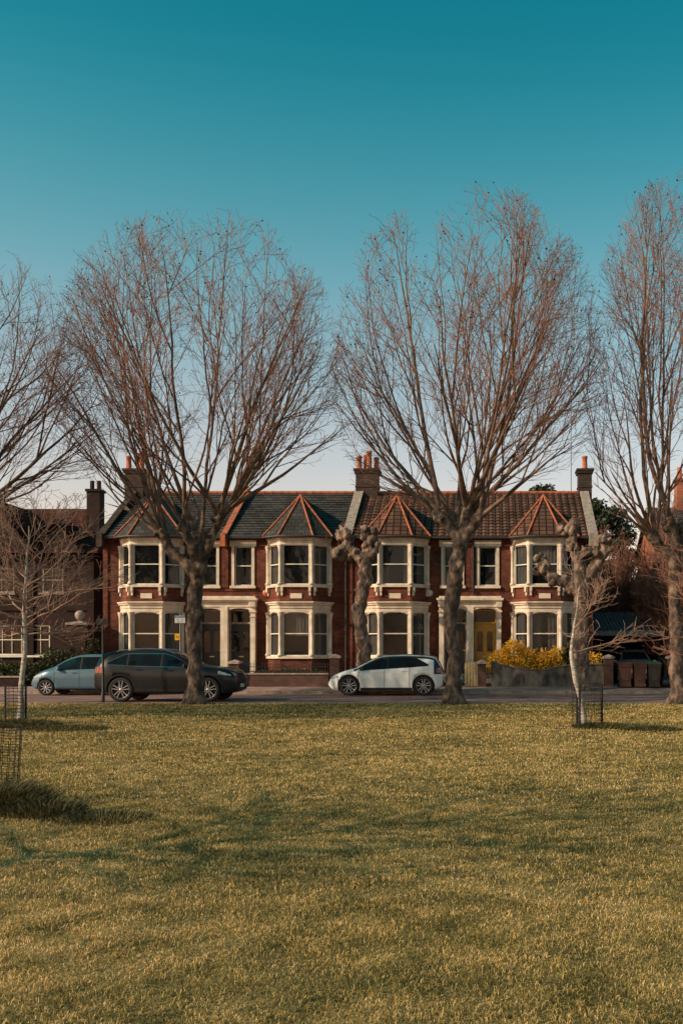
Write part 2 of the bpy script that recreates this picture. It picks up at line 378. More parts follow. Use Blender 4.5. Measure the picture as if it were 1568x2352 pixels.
def crown(name,branches,parent,mats,seed=0,balls=0,thick=1,zb=9):
    mb_P0=[];mb_P1=[];r0=[];r1=[]; tk=MB()
    for pts,rad,lv in branches:
        if lv<thick: tk.tube(pts,rad,7 if lv==0 else 5,0)
        else:
            for i in range(len(pts)-1):
                mb_P0.append(pts[i][:]);mb_P1.append(pts[i+1][:]);r0.append(rad[i]);r1.append(rad[i+1])
    P0=np.array(mb_P0);P1=np.array(mb_P1);r0=np.array(r0);r1=np.array(r1)
    d=P1-P0; d/=np.linalg.norm(d,axis=1)[:,None]+1e-9
    ref=np.where(np.abs(d[:,2:3])>.9,np.array([[1.,0,0]]),np.array([[0,0,1.]]))
    a=np.cross(d,ref); a/=np.linalg.norm(a,axis=1)[:,None]; b=np.cross(d,a); n=len(P0)
    V=np.empty((n,6,3))
    for k in range(3):
        c,s=math.cos(k*math.pi/1.5),math.sin(k*math.pi/1.5); o=a*c+b*s
        V[:,k]=P0+o*r0[:,None]*1.1; V[:,3+k]=P1+o*r1[:,None]*1.1
    base=(np.arange(n)*6)[:,None]
    F=np.concatenate([base+np.array([k,(k+1)%3,3+(k+1)%3,3+k]) for k in range(3)])
    V=V.reshape(-1,3); mi=np.zeros(len(F),int)
    tv=np.array(tk.v).reshape(-1,3) if tk.v else np.zeros((0,3)); tf=[f for f in tk.f if len(f)==4]
    if tf:
        F=np.concatenate([F,np.array(tf)+len(V)]); V=np.concatenate([V,tv]); mi=np.concatenate([mi,np.ones(len(tf),int)])
    if balls:
        rr=np.random.RandomState(seed); cand=P1[(P1[:,2]>zb)]
        if len(cand):
            c=cand[rr.choice(len(cand),balls)]-np.array([0,0,.06]); s=rr.uniform(.013,.031,balls)
            oc=np.array([[1,0,0],[0,1,0],[-1,0,0],[0,-1,0],[0,0,1],[0,0,-1.]])
            BV=(c[:,None,:]+oc[None]*s[:,None,None]).reshape(-1,3); bb=(np.arange(balls)*6)[:,None]+len(V)
            BF=np.concatenate([bb+np.array(q) for q in ([4,0,5,1],[4,1,5,2],[4,2,5,3],[4,3,5,0])])
            F=np.concatenate([F,BF]);V=np.concatenate([V,BV]);mi=np.concatenate([mi,np.full(len(BF),2)])
    return npmesh(name,V,F,mats,parent,mi=mi,smooth=True)

disp=bpy.data.textures.new('bark_lumps','CLOUDS'); disp.noise_scale=.24; disp.noise_depth=4
def trunk(parent,tubes,knobs,mat,vox=.035,strength=.1):
    mb=MB()
    for pts,rad in tubes: mb.tube(pts,rad,10,0)
    for c,r in knobs: mb.ball(c,r)
    o=mb.build('trunk',mat,parent,recalc=True,merge=True)
    rm=o.modifiers.new('fuse','REMESH'); rm.mode='VOXEL'; rm.voxel_size=vox; rm.use_smooth_shade=True
    sm=o.modifiers.new('soft','SMOOTH'); sm.iterations=3; sm.factor=.6
    dp=o.modifiers.new('lumps','DISPLACE'); dp.texture=disp; dp.strength=strength; dp.mid_level=.52
    return o
def resample(pts,rad,n,rg,jit):
    P=[Vector(p) for p in pts]; out=[];ro=[]
    for i in range(len(P)-1):
        for k in range(n):
            t=k/n; out.append(P[i].lerp(P[i+1],t)+Vector((rg.gauss(0,jit),rg.gauss(0,jit),0))); ro.append((rad[i]*(1-t)+rad[i+1]*t)*rg.uniform(.93,1.1))
    out.append(P[-1]);ro.append(rad[-1]); return out,ro

PLANE=dict(levels=5,seg=[.5,.42,.36,.26,.2],wob=[.055,.07,.1,.13,.15],trop=[.025,.045,.055,.05,.02],rmin=.004,taper=[.86,.84,.8,.7,.5],floor=.02,envn=.05,slack0=.9,slacks=.022,
  nch=[9,7,5,4,0],t0=[.05,.08,.1,.12,0],ang=[(14,34),(16,36),(20,44),(24,58),(0,0)],len=[9,6.2,2.9,1.35,.52],rad=[.08,.038,.017,.0085,.005])
def plane_tree(loc,seed,trunkpts,trad,forks,label,cr,cc,nl=15,grp='bare plane trees along the grass edge',kn=1.0):
    e=thing('plane_tree',loc,label,'tree',grp); rg=random.Random(seed)
    trad=[r*.9 for r in trad]
    tubes=[resample(trunkpts,trad,4,rg,.025)]; knobs=[]
    for k in range(7):
        a=k*.9; tubes.append(([(.1*math.cos(a),.1*math.sin(a),.4),(.27*math.cos(a),.27*math.sin(a),.1),(.48*math.cos(a),.48*math.sin(a),-.05)],[.18,.12,.05]))
    ends=[]
    for pl,ra in forks:
        tubes.append(resample(pl,ra,3,rg,.02)); ends.append((Vector(pl[-1]),ra[-1]))
        for j in range(4):
            knobs.append(((pl[-1][0]+rg.uniform(-.16,.16),pl[-1][1]+rg.uniform(-.16,.16),pl[-1][2]+rg.uniform(-.25,.05)),rg.uniform(.09,.15)*kn))
    for i in range(int(9*kn)):
        p=Vector(trunkpts[rg.randrange(1,len(trunkpts))]); a=rg.uniform(0,6.28)
        knobs.append(((p.x+.18*math.cos(a),p.y+.18*math.sin(a),p.z+rg.uniform(-.4,.4)),rg.uniform(.09,.15)*kn))
    starts=[]; tc=Vector(trunkpts[-1])
    for i in range(nl):
        th=R(4+56*((i+.5)/nl)**.62); ph=i*2.39996+rg.uniform(-.3,.3)
        d=Vector((math.sin(th)*math.cos(ph),math.sin(th)*math.sin(ph),math.cos(th)))
        best=max(ends,key=lambda en:(en[0]-tc).dot(Vector((d.x,d.y,0)))+rg.uniform(-.35,.35))
        p=best[0]+Vector((rg.uniform(-.1,.1),rg.uniform(-.1,.1),rg.uniform(-.2,.02)))
        r=rg.uniform(.055,.085)
        starts.append((p,d,rg.uniform(9.5,11.5),r))
        tubes.append(([tuple(p-d*.15),tuple(p+d*.3)],[r*1.5,r*.95]))
    trunk(e,tubes,knobs,BARK)
    br=grow(seed,starts,cc,cr,PLANE)
    crown('crown',br,e,[TWIG,LIMB,SEEDB],seed,620,2,9)
    return e
plane_tree((-8.83,30.0,0),11,[(0,0,-.05),(0,0,.5),(.0,0,1.5),(-.02,0,2.8),(.06,0,3.7),(.1,0,4.2)],[.34,.27,.245,.24,.245,.25],
  [([(.08,0,3.9),(-.3,0,4.3),(-.75,.05,4.65),(-1.0,.05,5.2)],[.22,.17,.14,.13]),
   ([(.1,0,4.0),(.22,.05,4.7),(.3,.05,5.3)],[.23,.19,.15]),
   ([(.1,0,4.2),(0,.35,4.9),(-.1,.5,5.4)],[.17,.14,.12]),
   ([(.25,0,4.5),(.6,-.1,5.1),(.75,-.1,5.6)],[.17,.13,.12]),
   ([(.1,0,4.2),(0,-.3,4.8),(-.25,-.4,5.4)],[.17,.14,.12])],
  'large bare pollarded plane tree with seed balls at the kerb',(4.55,4.2,5.45),(.3,0,9.5),20,kn=.75)
plane_tree((-1.05,30.0,0),23,[(0,0,-.05),(.02,0,.5),(.05,0,1.5),(-.1,0,2.6),(.02,0,3.4),(.12,0,4.3),(.25,0,5.0)],[.35,.26,.225,.24,.27,.24,.26],
  [([(.25,0,4.9),(-.1,0,5.3),(-.45,0,5.7)],[.21,.16,.14]),
   ([(.25,0,4.9),(.35,.1,5.4),(.4,.1,5.8)],[.22,.18,.15]),
   ([(.25,0,4.9),(.6,-.1,5.3),(.8,-.1,5.7)],[.19,.15,.13]),
   ([(.25,0,4.9),(.1,.4,5.3),(.05,.55,5.7)],[.17,.14,.12])],
  'tall bare pollarded plane tree with a knotted trunk at the kerb',(4.25,4.1,5.75),(.5,0,9.9),20,kn=1.1)
plane_tree((5.75,30.0,0),37,[(0,0,-.05),(-.02,0,.6),(-.1,0,2.2),(-.15,0,3.6),(-.1,0,4.4)],[.35,.25,.22,.21,.24],
  [([(-.1,0,4.3),(-.5,0,4.7),(-.75,0,5.1)],[.19,.15,.13]),
   ([(-.1,0,4.3),(.1,.1,5.0),(.15,.1,5.5)],[.22,.17,.15]),
   ([(-.1,0,4.3),(-.15,-.3,4.9),(-.3,-.3,5.5)],[.17,.14,.13]),
   ([(-.1,0,4.3),(.5,0,4.9),(.9,0,5.4)],[.17,.14,.13])],
  'bare plane tree with dense upright branches at the kerb',(3.5,3.8,6.1),(.45,0,9.9),19)
T0=plane_tree((-16.6,30.0,0),41,[(0,0,-.05),(0,0,.6),(.05,0,2.2),(.1,0,4.2)],[.36,.28,.25,.27],
  [([(.1,0,4.1),(-.3,0,4.7),(-.6,0,5.2)],[.2,.16,.14]),
   ([(.1,0,4.1),(.3,.1,4.9),(.4,.1,5.4)],[.22,.18,.15]),
   ([(.1,0,4.1),(0,-.35,4.9),(-.1,-.4,5.4)],[.18,.15,.13])],
  'wide bare plane tree reaching over the parked cars',(5.0,4.2,5.3),(0,0,9.1),20)
def copy_tree(src,loc,rot,sc=1):
    e=src.copy(); COL.objects.link(e); e.location=loc; e.rotation_euler=(0,0,rot); e.scale=(sc,sc,sc)
    e['label']='bare tree standing in the park lawn'; e['group']='bare trees in the park'
    for c in src.children:
        k=c.copy(); COL.objects.link(k); k.parent=e
    return e
copy_tree(T0,(-22.5,20.4,0),1.1)
copy_tree(T0,(-15.8,21.0,0),2.3,.95)

YOUNG=dict(levels=3,seg=[.22,.16,.1],wob=[.1,.13,.16],trop=[.03,.03,.02],rmin=.004,taper=[.8,.7,.5],
  nch=[9,5,0],t0=[.12,.12,0],ang=[(22,50),(25,60),(0,0)],len=[1.8,.85,.4],rad=[.026,.0095,.005])
def young_tree(loc,seed,tp,tr,cc,cr,nl,label,tilt=(35,85),lr=(1.2,2.2),name='young_tree',bias=(0,0),bark=None,tw=None):
    e=thing(name,loc,label,'tree'); rg=random.Random(seed)
    mb=MB(); p,r=resample(tp,tr,4,rg,.008); mb.tube(p,r,10); mb.build('trunk',bark or BIRCH,e)
    st=[]
    for i in range(nl):
        t=(i+.5)/nl; idx=int((.45+.55*t)*(len(p)-1)); th=R(tilt[1]+(tilt[0]-tilt[1])*t+rg.uniform(-8,8)); ph=i*2.4+rg.uniform(-.4,.4)
        d=Vector((math.sin(th)*math.cos(ph)+bias[0],math.sin(th)*math.sin(ph)+bias[1],math.cos(th)))
        st.append((p[idx],d,rg.uniform(*lr),r[idx]*.5))
    crown('crown',grow(seed,st,cc,cr,YOUNG),e,[tw or TWIG_PALE,tw or TWIG_PALE],seed,0,1)
    return e
Y0=young_tree((-9.87,21.0,.02),5,[(0,0,-.02),(.05,0,.9),(.12,0,1.75),(.08,0,2.4),(.13,0,3.1),(.2,0,4.2)],[.07,.055,.048,.04,.03,.012],(.2,0,3.2),(2.2,1.9,1.9),32,
  'young bare tree with white bark inside a wire guard',lr=(1.4,2.8))
copy_tree(Y0,(-7.2,5.0,0),2.0,1.35)
young_tree((2.0,20.5,.02),8,[(0,0,-.02),(-.1,0,.6),(-.27,0,1.3),(-.28,0,1.75),(-.2,0,2.3),(-.12,0,2.9)],[.072,.06,.048,.036,.02,.009],(.3,0,2.6),(1.5,1.3,1.25),5,
  'young bare leaning tree with pale bark inside a wire guard',bias=(.55,0))
young_tree((4.9,22.0,.02),15,[(0,0,-.02),(-.05,0,.8),(-.05,0,1.6),(0,0,2.4),(.1,0,3.2)],[.07,.055,.045,.034,.012],(-.3,0,2.6),(2.0,1.5,1.5),17,
  'young bare tree with low spreading branches on the grass',bias=(-.2,0),tw=TWIG,bark=TWIG_PALE)

POL=dict(levels=2,seg=[.15,.1],wob=[.14,.18],trop=[.04,.02],rmin=.006,taper=[.6,.5],nch=[2,0],t0=[.3,0],ang=[(20,50),(0,0)],len=[.7,.3],rad=[.012,.007])
def pollard(loc,seed,tubes,tips,label,ks=1.0,pr=.35):
    e=thing('pollarded_tree',loc,label,'tree','pollarded trees on the pavement'); rg=random.Random(seed); kn=[]; st=[]; tb=[]
    for pts,ra in tubes: tb.append(resample([(x,y,z) for x,y,z in pts],ra,4,rg,.03))
    for t in tips:
        for j in range(8):
            c=(t[0]+rg.uniform(-.24,.24)*ks,t[1]+rg.uniform(-.2,.2),t[2]+rg.uniform(-.24,.22)*ks); kn.append((c,rg.uniform(.1,.18)*ks))
            d=(rg.uniform(-1,1),rg.uniform(-1,1),rg.uniform(.2,1.3))
            v=Vector(d).normalized()*rg.uniform(.18,.3)*ks; tb.append(([c,tuple(Vector(c)+v)],[.08,.05]))
            if rg.random()<pr: st.append((c,d,rg.uniform(.25,.6)*ks,.014))
    for pts,ra in tubes:
        for q in pts[1:]:
            for _ in range(2): kn.append(((q[0]+rg.uniform(-.18,.18),q[1]-.05,q[2]+rg.uniform(-.25,.25)),rg.uniform(.13,.21)))
    trunk(e,tb,kn,BARK_PALE,vox=.03,strength=.14)
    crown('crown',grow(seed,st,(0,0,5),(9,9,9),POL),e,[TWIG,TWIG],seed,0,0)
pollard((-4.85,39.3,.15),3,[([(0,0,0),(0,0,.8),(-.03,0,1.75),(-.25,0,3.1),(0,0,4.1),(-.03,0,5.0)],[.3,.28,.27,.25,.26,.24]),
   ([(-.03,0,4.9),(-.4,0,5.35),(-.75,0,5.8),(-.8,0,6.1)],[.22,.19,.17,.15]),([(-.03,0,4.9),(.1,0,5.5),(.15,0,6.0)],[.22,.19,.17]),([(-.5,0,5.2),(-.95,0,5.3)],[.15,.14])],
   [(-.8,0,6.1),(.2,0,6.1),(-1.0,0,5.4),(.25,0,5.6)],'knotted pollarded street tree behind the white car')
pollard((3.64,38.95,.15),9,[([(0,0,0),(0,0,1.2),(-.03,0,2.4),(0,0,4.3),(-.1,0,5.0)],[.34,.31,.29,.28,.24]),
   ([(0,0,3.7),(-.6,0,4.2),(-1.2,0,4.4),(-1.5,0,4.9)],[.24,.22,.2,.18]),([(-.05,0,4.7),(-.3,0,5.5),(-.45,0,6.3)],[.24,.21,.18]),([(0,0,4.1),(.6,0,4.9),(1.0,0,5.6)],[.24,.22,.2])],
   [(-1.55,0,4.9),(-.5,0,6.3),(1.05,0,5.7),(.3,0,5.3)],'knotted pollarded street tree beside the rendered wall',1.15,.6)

# ------------------------------------------------------------------ bushes
def leaves(parent,blobs,n,size,mat,seed,name='foliage',shell=.35):
    r=np.random.RandomState(seed); Vs=[];T=[]
    tot=sum(b[3]*b[4]*b[5] for b in blobs)
    for (cx,cy,cz,rx,ry,rz) in blobs:
        m=int(n*rx*ry*rz/tot)
        d=r.normal(size=(m,3)); d/=np.linalg.norm(d,axis=1)[:,None]
        q=r.uniform(shell,1,m)**.6*(1+.12*np.sin(d[:,0]*7+cx)*np.sin(d[:,2]*6+cy)+.08*np.sin(d[:,0]*17+d[:,2]*13))*(1+.06*r.normal(size=m))
        c=np.array([cx,cy,cz])+d*q[:,None]*np.array([rx,ry,rz])
        u=r.normal(size=(m,3));u/=np.linalg.norm(u,axis=1)[:,None]; w=np.cross(u,r.normal(size=(m,3)));w/=np.linalg.norm(w,axis=1)[:,None]
        s=size*r.uniform(.5,1.3,m)[:,None]
        V=np.stack([c-u*s-w*s*.5,c+u*s-w*s*.5,c+u*s+w*s*.5,c-u*s+w*s*.5],1); Vs.append(V.reshape(-1,3))
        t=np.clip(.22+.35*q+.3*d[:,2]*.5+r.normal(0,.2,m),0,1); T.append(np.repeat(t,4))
    V=np.concatenate(Vs); F=np.arange(len(V)).reshape(-1,4)
    return npmesh(name,V,F,mat,parent,tint=np.concatenate(T))
def bush(loc,blobs,n,size,mat,seed,label,cat='bush',name='garden_bush',h=.6):
    e=thing(name,loc,label,cat); rg=random.Random(seed); mb=MB()
    for i in range(18):
        b=rg.choice(blobs); a=rg.uniform(0,6.28)
        mb.tube([(b[0]*.5,b[1]*.5,0),(b[0]*.8+.05*math.cos(a),b[1],b[2]*.6),(b[0]+b[3]*.8*math.cos(a),b[1]+b[4]*.8*math.sin(a),b[2]+b[5]*rg.uniform(.2,.9))],[.02,.014,.005],4)
    mb.build('stem',TWIG,e); leaves(e,blobs,n,size,mat,seed); return e
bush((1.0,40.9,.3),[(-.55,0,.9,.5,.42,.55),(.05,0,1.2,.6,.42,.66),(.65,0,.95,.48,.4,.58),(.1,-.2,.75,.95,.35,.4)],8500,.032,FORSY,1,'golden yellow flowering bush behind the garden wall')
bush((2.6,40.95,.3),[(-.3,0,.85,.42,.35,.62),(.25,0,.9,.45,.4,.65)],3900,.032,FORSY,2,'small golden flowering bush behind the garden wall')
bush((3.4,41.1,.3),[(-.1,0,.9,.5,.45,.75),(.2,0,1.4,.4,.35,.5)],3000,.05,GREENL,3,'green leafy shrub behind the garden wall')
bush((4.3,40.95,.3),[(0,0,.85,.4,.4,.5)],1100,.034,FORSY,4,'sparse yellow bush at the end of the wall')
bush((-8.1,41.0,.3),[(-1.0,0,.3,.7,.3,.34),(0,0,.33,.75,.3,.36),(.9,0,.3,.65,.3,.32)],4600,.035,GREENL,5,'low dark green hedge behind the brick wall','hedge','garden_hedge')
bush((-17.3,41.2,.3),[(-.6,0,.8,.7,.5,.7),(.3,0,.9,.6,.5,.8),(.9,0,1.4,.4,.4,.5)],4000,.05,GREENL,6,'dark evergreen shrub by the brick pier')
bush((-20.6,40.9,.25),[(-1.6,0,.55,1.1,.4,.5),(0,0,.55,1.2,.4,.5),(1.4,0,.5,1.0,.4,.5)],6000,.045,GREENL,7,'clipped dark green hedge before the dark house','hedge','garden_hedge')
def evergreen(loc,h,r,seed,label):
    e=thing('evergreen_tree',loc,label,'tree'); mb=MB(); mb.tube([(0,0,0),(0,0,h*.8)],[.2,.03],8); mb.build('trunk',BARK,e)
    rg=random.Random(seed); bl=[]
    for i in range(34):
        t=i/34; z=h*(.25+.68*t); a=i*2.4; rr=r*math.sqrt(max(.05,1-(t*1.25-.35)**2))*.7
        bl.append((rr*math.cos(a),rr*math.sin(a),z,.55+.3*rg.random(),.6,.35+.3*rg.random()))
    leaves(e,bl,16000,.09,CONIF,seed,'crown',.1)
evergreen((6.3,54,0),10.3,1.9,1,'dark rounded evergreen tree behind the houses')
evergreen((3.6,58,0),12.1,1.7,2,'dark evergreen top showing above the roof')
HB=dict(YOUNG); HB.update(len=[3.5,1.8,.8],rad=[.05,.02,.011],nch=[13,8,0],rmin=.007,seg=[.4,.25,.2])
def bare_bush(loc,seed,h,r,label,nl=26):
    e=thing('bare_tree',loc,label,'tree','bare trees behind the garage'); rg=random.Random(seed); mb=MB(); mb.tube([(0,0,0),(.05,0,h*.12),(0,0,h*.3)],[.16,.13,.1],8); mb.build('trunk',TWIG,e)
    st=[((rg.uniform(-.2,.2),rg.uniform(-.2,.2),h*rg.uniform(.05,.3)),(rg.gauss(0,.55),rg.gauss(0,.55),1),h*rg.uniform(.5,.8),.05) for _ in range(nl)]
    crown('crown',grow(seed,st,(0,0,h*.55),(r,r,h*.47),HB),e,[TWIG,TWIG],seed,0,1)
bare_bush((5.9,50.8,.2),61,8.2,2.2,'dense bare brown tree behind the garage',46)
bare_bush((8.3,44.9,.2),62,8.6,1.9,'dense bare brown tree beside the garage',50)
bare_bush((7.3,51.3,.2),63,7.2,2.2,'dense bare brown shrub behind the garage',46)

# ------------------------------------------------------------------ houses
YF=42.0; W0=5.15
def wall_holes(mb,x0,x1,z0,z1,y,holes,depth,mi=0):
    xs=sorted({x0,x1}|{h[0] for h in holes}|{h[1] for h in holes}); zs=sorted({z0,z1}|{h[2] for h in holes}|{h[3] for h in holes})
    for i in range(len(xs)-1):
        for j in range(len(zs)-1):
            cx=(xs[i]+xs[i+1])/2; cz=(zs[j]+zs[j+1])/2
            if any(h[0]<cx<h[1] and h[2]<cz<h[3] for h in holes): continue
            mb.add([(xs[i],y,zs[j]),(xs[i+1],y,zs[j]),(xs[i+1],y,zs[j+1]),(xs[i],y,zs[j+1])],[(0,1,2,3)],mi)
    for a,b,c,d in holes:
        mb.add([(a,y,c),(b,y,c),(b,y,d),(a,y,d),(a,y+depth,c),(b,y+depth,c),(b,y+depth,d),(a,y+depth,d)],[(0,4,5,1),(1,5,6,2),(2,6,7,3),(3,7,4,0)],mi)
def curtain_or_dark_sheet(x0,x1,z0,z1,y,par,org,mat=None,p=None,q=None):
    n=24; V=[];F=[]
    for i in range(n+1):
        t=i/n; dy=.025*math.sin(i*1.9)+.01*math.sin(i*.7)
        if p: X=p[0]+(q[0]-p[0])*(x0+(x1-x0)*t); Y=p[1]+(q[1]-p[1])*(x0+(x1-x0)*t)+dy
        else: X=x0+(x1-x0)*t; Y=y+dy
        V+= [(X,Y,z0),(X,Y,z1)]
    for i in range(n): F.append((2*i,2*i+2,2*i+3,2*i+1))
    mb=MB(); mb.add(V,F,0,True); return mb.build('curtain_or_dark_sheet',mat or CURTAIN,par,org,recalc=False)
def sash(mb,p,q,s0,s1,z0,z1,d=-.05,b=.04,bars=0):
    t=.05
    mb.obox(p,q,s0,s0+b,z0,z1,d-t,d); mb.obox(p,q,s1-b,s1,z0,z1,d-t,d)
    mb.obox(p,q,s0+b,s1-b,z0,z0+b*1.3,d-t,d-.003); mb.obox(p,q,s0+b,s1-b,z1-b,z1,d-t,d-.003)
    zm=(z0+z1)/2+.02; mb.obox(p,q,s0+b,s1-b,zm-.022,zm+.022,d-t,d+.01)
    for k in range(bars):
        ss=s0+(s1-s0)*(k+1)/(bars+1); mb.obox(p,q,ss-.012,ss+.012,z0+b*1.3,z1-b,d-t+.005,d-.006)
def bay_floor(par,org,c,z0,z1,upper,cset):
    BL=(c-1.32,YF);FL=(c-.66,YF-.7);FR=(c+.66,YF-.7);BRr=(c+1.32,YF)
    tr=MB();gl=MB();sa=MB();si=MB()
    for p,q in ((BL,FL),(FL,FR),(FR,BRr)):
        l=math.hypot(q[0]-p[0],q[1]-p[1]); e=.11
        tr.obox(p,q,0,e,z0,z1,-.14,.0); tr.obox(p,q,l-e,l,z0,z1,-.14,.0)
        tr.obox(p,q,0,l,z1,z1+.16,-.14,.012)
        if upper:
            tr.obox(p,q,e,e+.07,z1-.06,z1,-.13,-.005); tr.obox(p,q,l-e-.07,l-e,z1-.06,z1,-.13,-.005)
        else:
            nn=10
            for i in range(nn):
                t0=i/nn;t1=(i+1)/nn;tm=t0+t1-1; za=z1-.16+.15*math.sqrt(max(0,1-tm*tm))
                tr.obox(p,q,e+(l-2*e)*t0,e+(l-2*e)*t1,za,z1-.001,-.13,-.006)
        si.obox(p,q,-.03,l+.03,z0-.1,z0,-.14,.09)
        gl.obox(p,q,e,l-e,z0,z1,-.085,-.08)
        sash(sa,p,q,e,l-e,z0,z1,d=-.045)
    for p in (BL,FL,FR,BRr):
        pc=(p[0],p[1]-.015,0)
        tr.lathe([(.0,z0),(.11,z0),(.11,z0+.08),(.07,z0+.12),(.065,z1-.3),(.08,z1-.26),(.07,z1-.22),(.12,z1-.04),(.12,z1),(0,z1)],pc,n=12)
    def ring(g0,z_0,z_1,mbx):
        P=[(c-1.32-g0,YF+.02),(c-.66-g0*.55,YF-.7-g0),(c+.66+g0*.55,YF-.7-g0),(c+1.32+g0,YF+.02)]
        mbx.zprism(P,z_0,z_1)
    if upper:
        ring(.06,z1+.162,z1+.24,tr); ring(.1,z1+.242,z1+.32,tr)
    else:
        ring(.05,z1+.162,z1+.3,tr); ring(.12,z1+.302,z1+.37,tr); ring(.17,z1+.372,z1+.43,tr)
    bw=tr.build('bay_window',WHITE,par,org)
    gl.build('glass',GLASS,bw,org); sa.build('sash_frame',WHITE2,bw,org); si.build('sill',WHITE,bw,org)
    for (pq,x0,x1,zz0) in cset:
        p,q={'L':(BL,FL),'F':(FL,FR),'R':(FR,BRr)}[pq]
        curtain_or_dark_sheet(x0,x1,zz0,z1,0,bw,org,p=(p[0],p[1]+.2),q=(q[0],q[1]+.2))
    return bw
def ridge(mb,a,b,r=.075):
    a=Vector(a);b=Vector(b);n=max(2,int((b-a).length/.35))
    for i in range(n):
        p=a.lerp(b,i/n);q=a.lerp(b,(i+1)/n); mb.tube([p,p.lerp(q,.12),q],[r*1.15,r,r*.97],8)
def roof_plane(mb,x0,x1,kind,ye=41.75,ze=6.45,yr=46.,zr=8.94):
    nC=18 if kind=='slate' else 15; L=math.hypot(yr-ye,zr-ze); ty,tz=(yr-ye)/L,(zr-ze)/L; ny,nz=-tz,ty
    nx=int((x1-x0)/.3)*6 if kind=='tile' else int((x1-x0)/.3)
    rg=random.Random(int(x0*7)&255)
    for cI in range(nC):
        a=L*cI/nC; b=L*(cI+1)/nC+.01; V=[];F=[]
        for i in range(nx+1):
            x=x0+(x1-x0)*i/nx
            h=(.035*max(0,math.cos(2*math.pi*(i%6)/6)) if kind=='tile' else .006*rg.random())
            lo=.05+h; hi=.012+h
            V+=[(x,ye+ty*a+ny*(hi-.02),ze+tz*a+nz*(hi-.02)),(x,ye+ty*a+ny*lo,ze+tz*a+nz*lo),(x,ye+ty*b+ny*hi,ze+tz*b+nz*hi)]
        for i in range(nx):
            j=3*i; F+=[(j,j+3,j+4,j+1),(j+1,j+4,j+5,j+2)]
        mb.add(V,F,0,False)
BRASS=simple('brass',(.5,.33,.12),rough=.35,metal=.9)
def house(xp,m,kind,label,doorcol,doorlabel,chim,cs_low,cs_up,win_curt,alarm=None,pots=2):
    xa,xb=sorted((xp,xp+m*W0)); cx=xp+m*3.1
    org=((xa+xb)/2,YF,.25)
    e=thing('brick_terraced_house',org,label,'house','terraced brick houses in a row')
    dc=xp+m*.62; wc=xp+m*.74
    HW=(wc-.36,wc+.36,4.43,6.08); HD=(dc-.5,dc+.5,.72,3.45)
    mb=MB()
    wall_holes(mb,xa,xb,.2,6.45,YF,[HW,HD,(cx-1.05,cx+1.05,1.4,3.35),(cx-1.05,cx+1.05,4.4,6.1)],.22)
    mb.add([(xa,YF,.2),(xa,50,.2),(xa,50,6.45),(xa,46,8.9),(xa,YF,6.45)],[(0,1,2,3,4)]); mb.add([(xb,YF,.2),(xb,50,.2),(xb,50,6.45),(xb,46,8.9),(xb,YF,6.45)],[(0,1,2,3,4)])
    mb.add([(xa,50,.2),(xb,50,.2),(xb,50,6.45),(xa,50,6.45)],[(0,1,2,3)])
    bx0,bx1=(cx-1.32,cx+1.32)
    for (s0,s1) in ((xa+.004,bx0-.16),(bx1+.16,xb-.004)):
        mb.box(s0,s1,YF-.05,YF-.002,6.28,6.36); mb.box(s0,s1,YF-.09,YF-.002,6.363,6.42)
        mb.box(s0,s1,YF-.035,YF-.002,4.2,4.3)
    mb.box(xp+m*.003,xp+m*.12,YF-.06,YF-.003,4.35,6.27)
    mb.box(xp+m*(W0-.2),xp+m*(W0-.003),YF-.06,YF-.003,.25,6.27)
    P=[(cx-1.32,YF),(cx-.66,YF-.7),(cx+.66,YF-.7),(cx+1.32,YF)]
    mb.zprism(P,.22,1.35); mb.zprism(P,3.735,4.32)
    wl=mb.build('wall',BRICK,e,org)
    mb=MB(); mb.add([(xa+.05,43.4,.5),(xb-.05,43.4,.5),(xb-.05,43.4,6.4),(xa+.05,43.4,6.4)],[(0,1,2,3)]); mb.box(xa+.05,xb-.05,42.25,43.4,3.75,3.95); mb.build('shade_backing',DARKIN,e,org)  # near-black sheet and slab put the unlit rooms' shade into colour
    bay_floor(e,org,cx,1.46,3.3,False,cs_low); bay_floor(e,org,cx,4.43,6.1,True,cs_up)
    pq=[((cx-1.32,YF),(cx-.66,YF-.7)),((cx-.66,YF-.7),(cx+.66,YF-.7)),((cx+.66,YF-.7),(cx+1.32,YF))]
    for idx,(p,q) in enumerate(pq):
        l=math.hypot(q[0]-p[0],q[1]-p[1])
        for t in ((.1,.9) if idx!=1 else (.06,.94)):
            mb=MB(); s=l*t; mb.obox(p,q,s-.05,s+.05,4.14,4.325,.003,.13); mb.obox(p,q,s-.04,s+.04,3.98,4.141,.003,.07); mb.build('bay_bracket',WHITE,e,org)
    mb=MB(); mb.box(cx-.24,cx+.24,YF-.73,YF-.703,3.86,4.07); mb.build('stone_plaque',WHITE,e,org)
    mb=MB(); f=YF-.28
    for off,wd in ((.075,.15),(1.2,.2)):
        a=xp+m*(off-wd/2+.002*(off<.1)); b=xp+m*(off+wd/2)
        mb.box(a,b,f,YF-.004,.45,3.52)
        if off>.1:
            mb.box(a-.03*m,b+.03*m,f-.04,YF-.004,.4,.75)
            mb.box(a-.035*m,b+.035*m,f-.05,YF-.004,3.3,3.38); mb.box(a-.02*m,b+.02*m,f-.03,YF-.004,3.1,3.14)
            mb.box(a-.03*m,b+.03*m,f-.13,YF-.004,3.525,3.72)
    x0,x1=sorted((xp+m*.15,xp+m*1.1)); nn=12
    for i in range(nn):
        t0=(i)/nn; t1=(i+1)/nn; tm=(t0+t1)/2*2-1; za=3.34+.13*math.sqrt(max(0,1-tm*tm))
        mb.box(x0+(x1-x0)*t0,x0+(x1-x0)*t1,f+.05,YF-.006,za,3.52)
    xe=xp+m*1.34; xs_=xp+m*.002
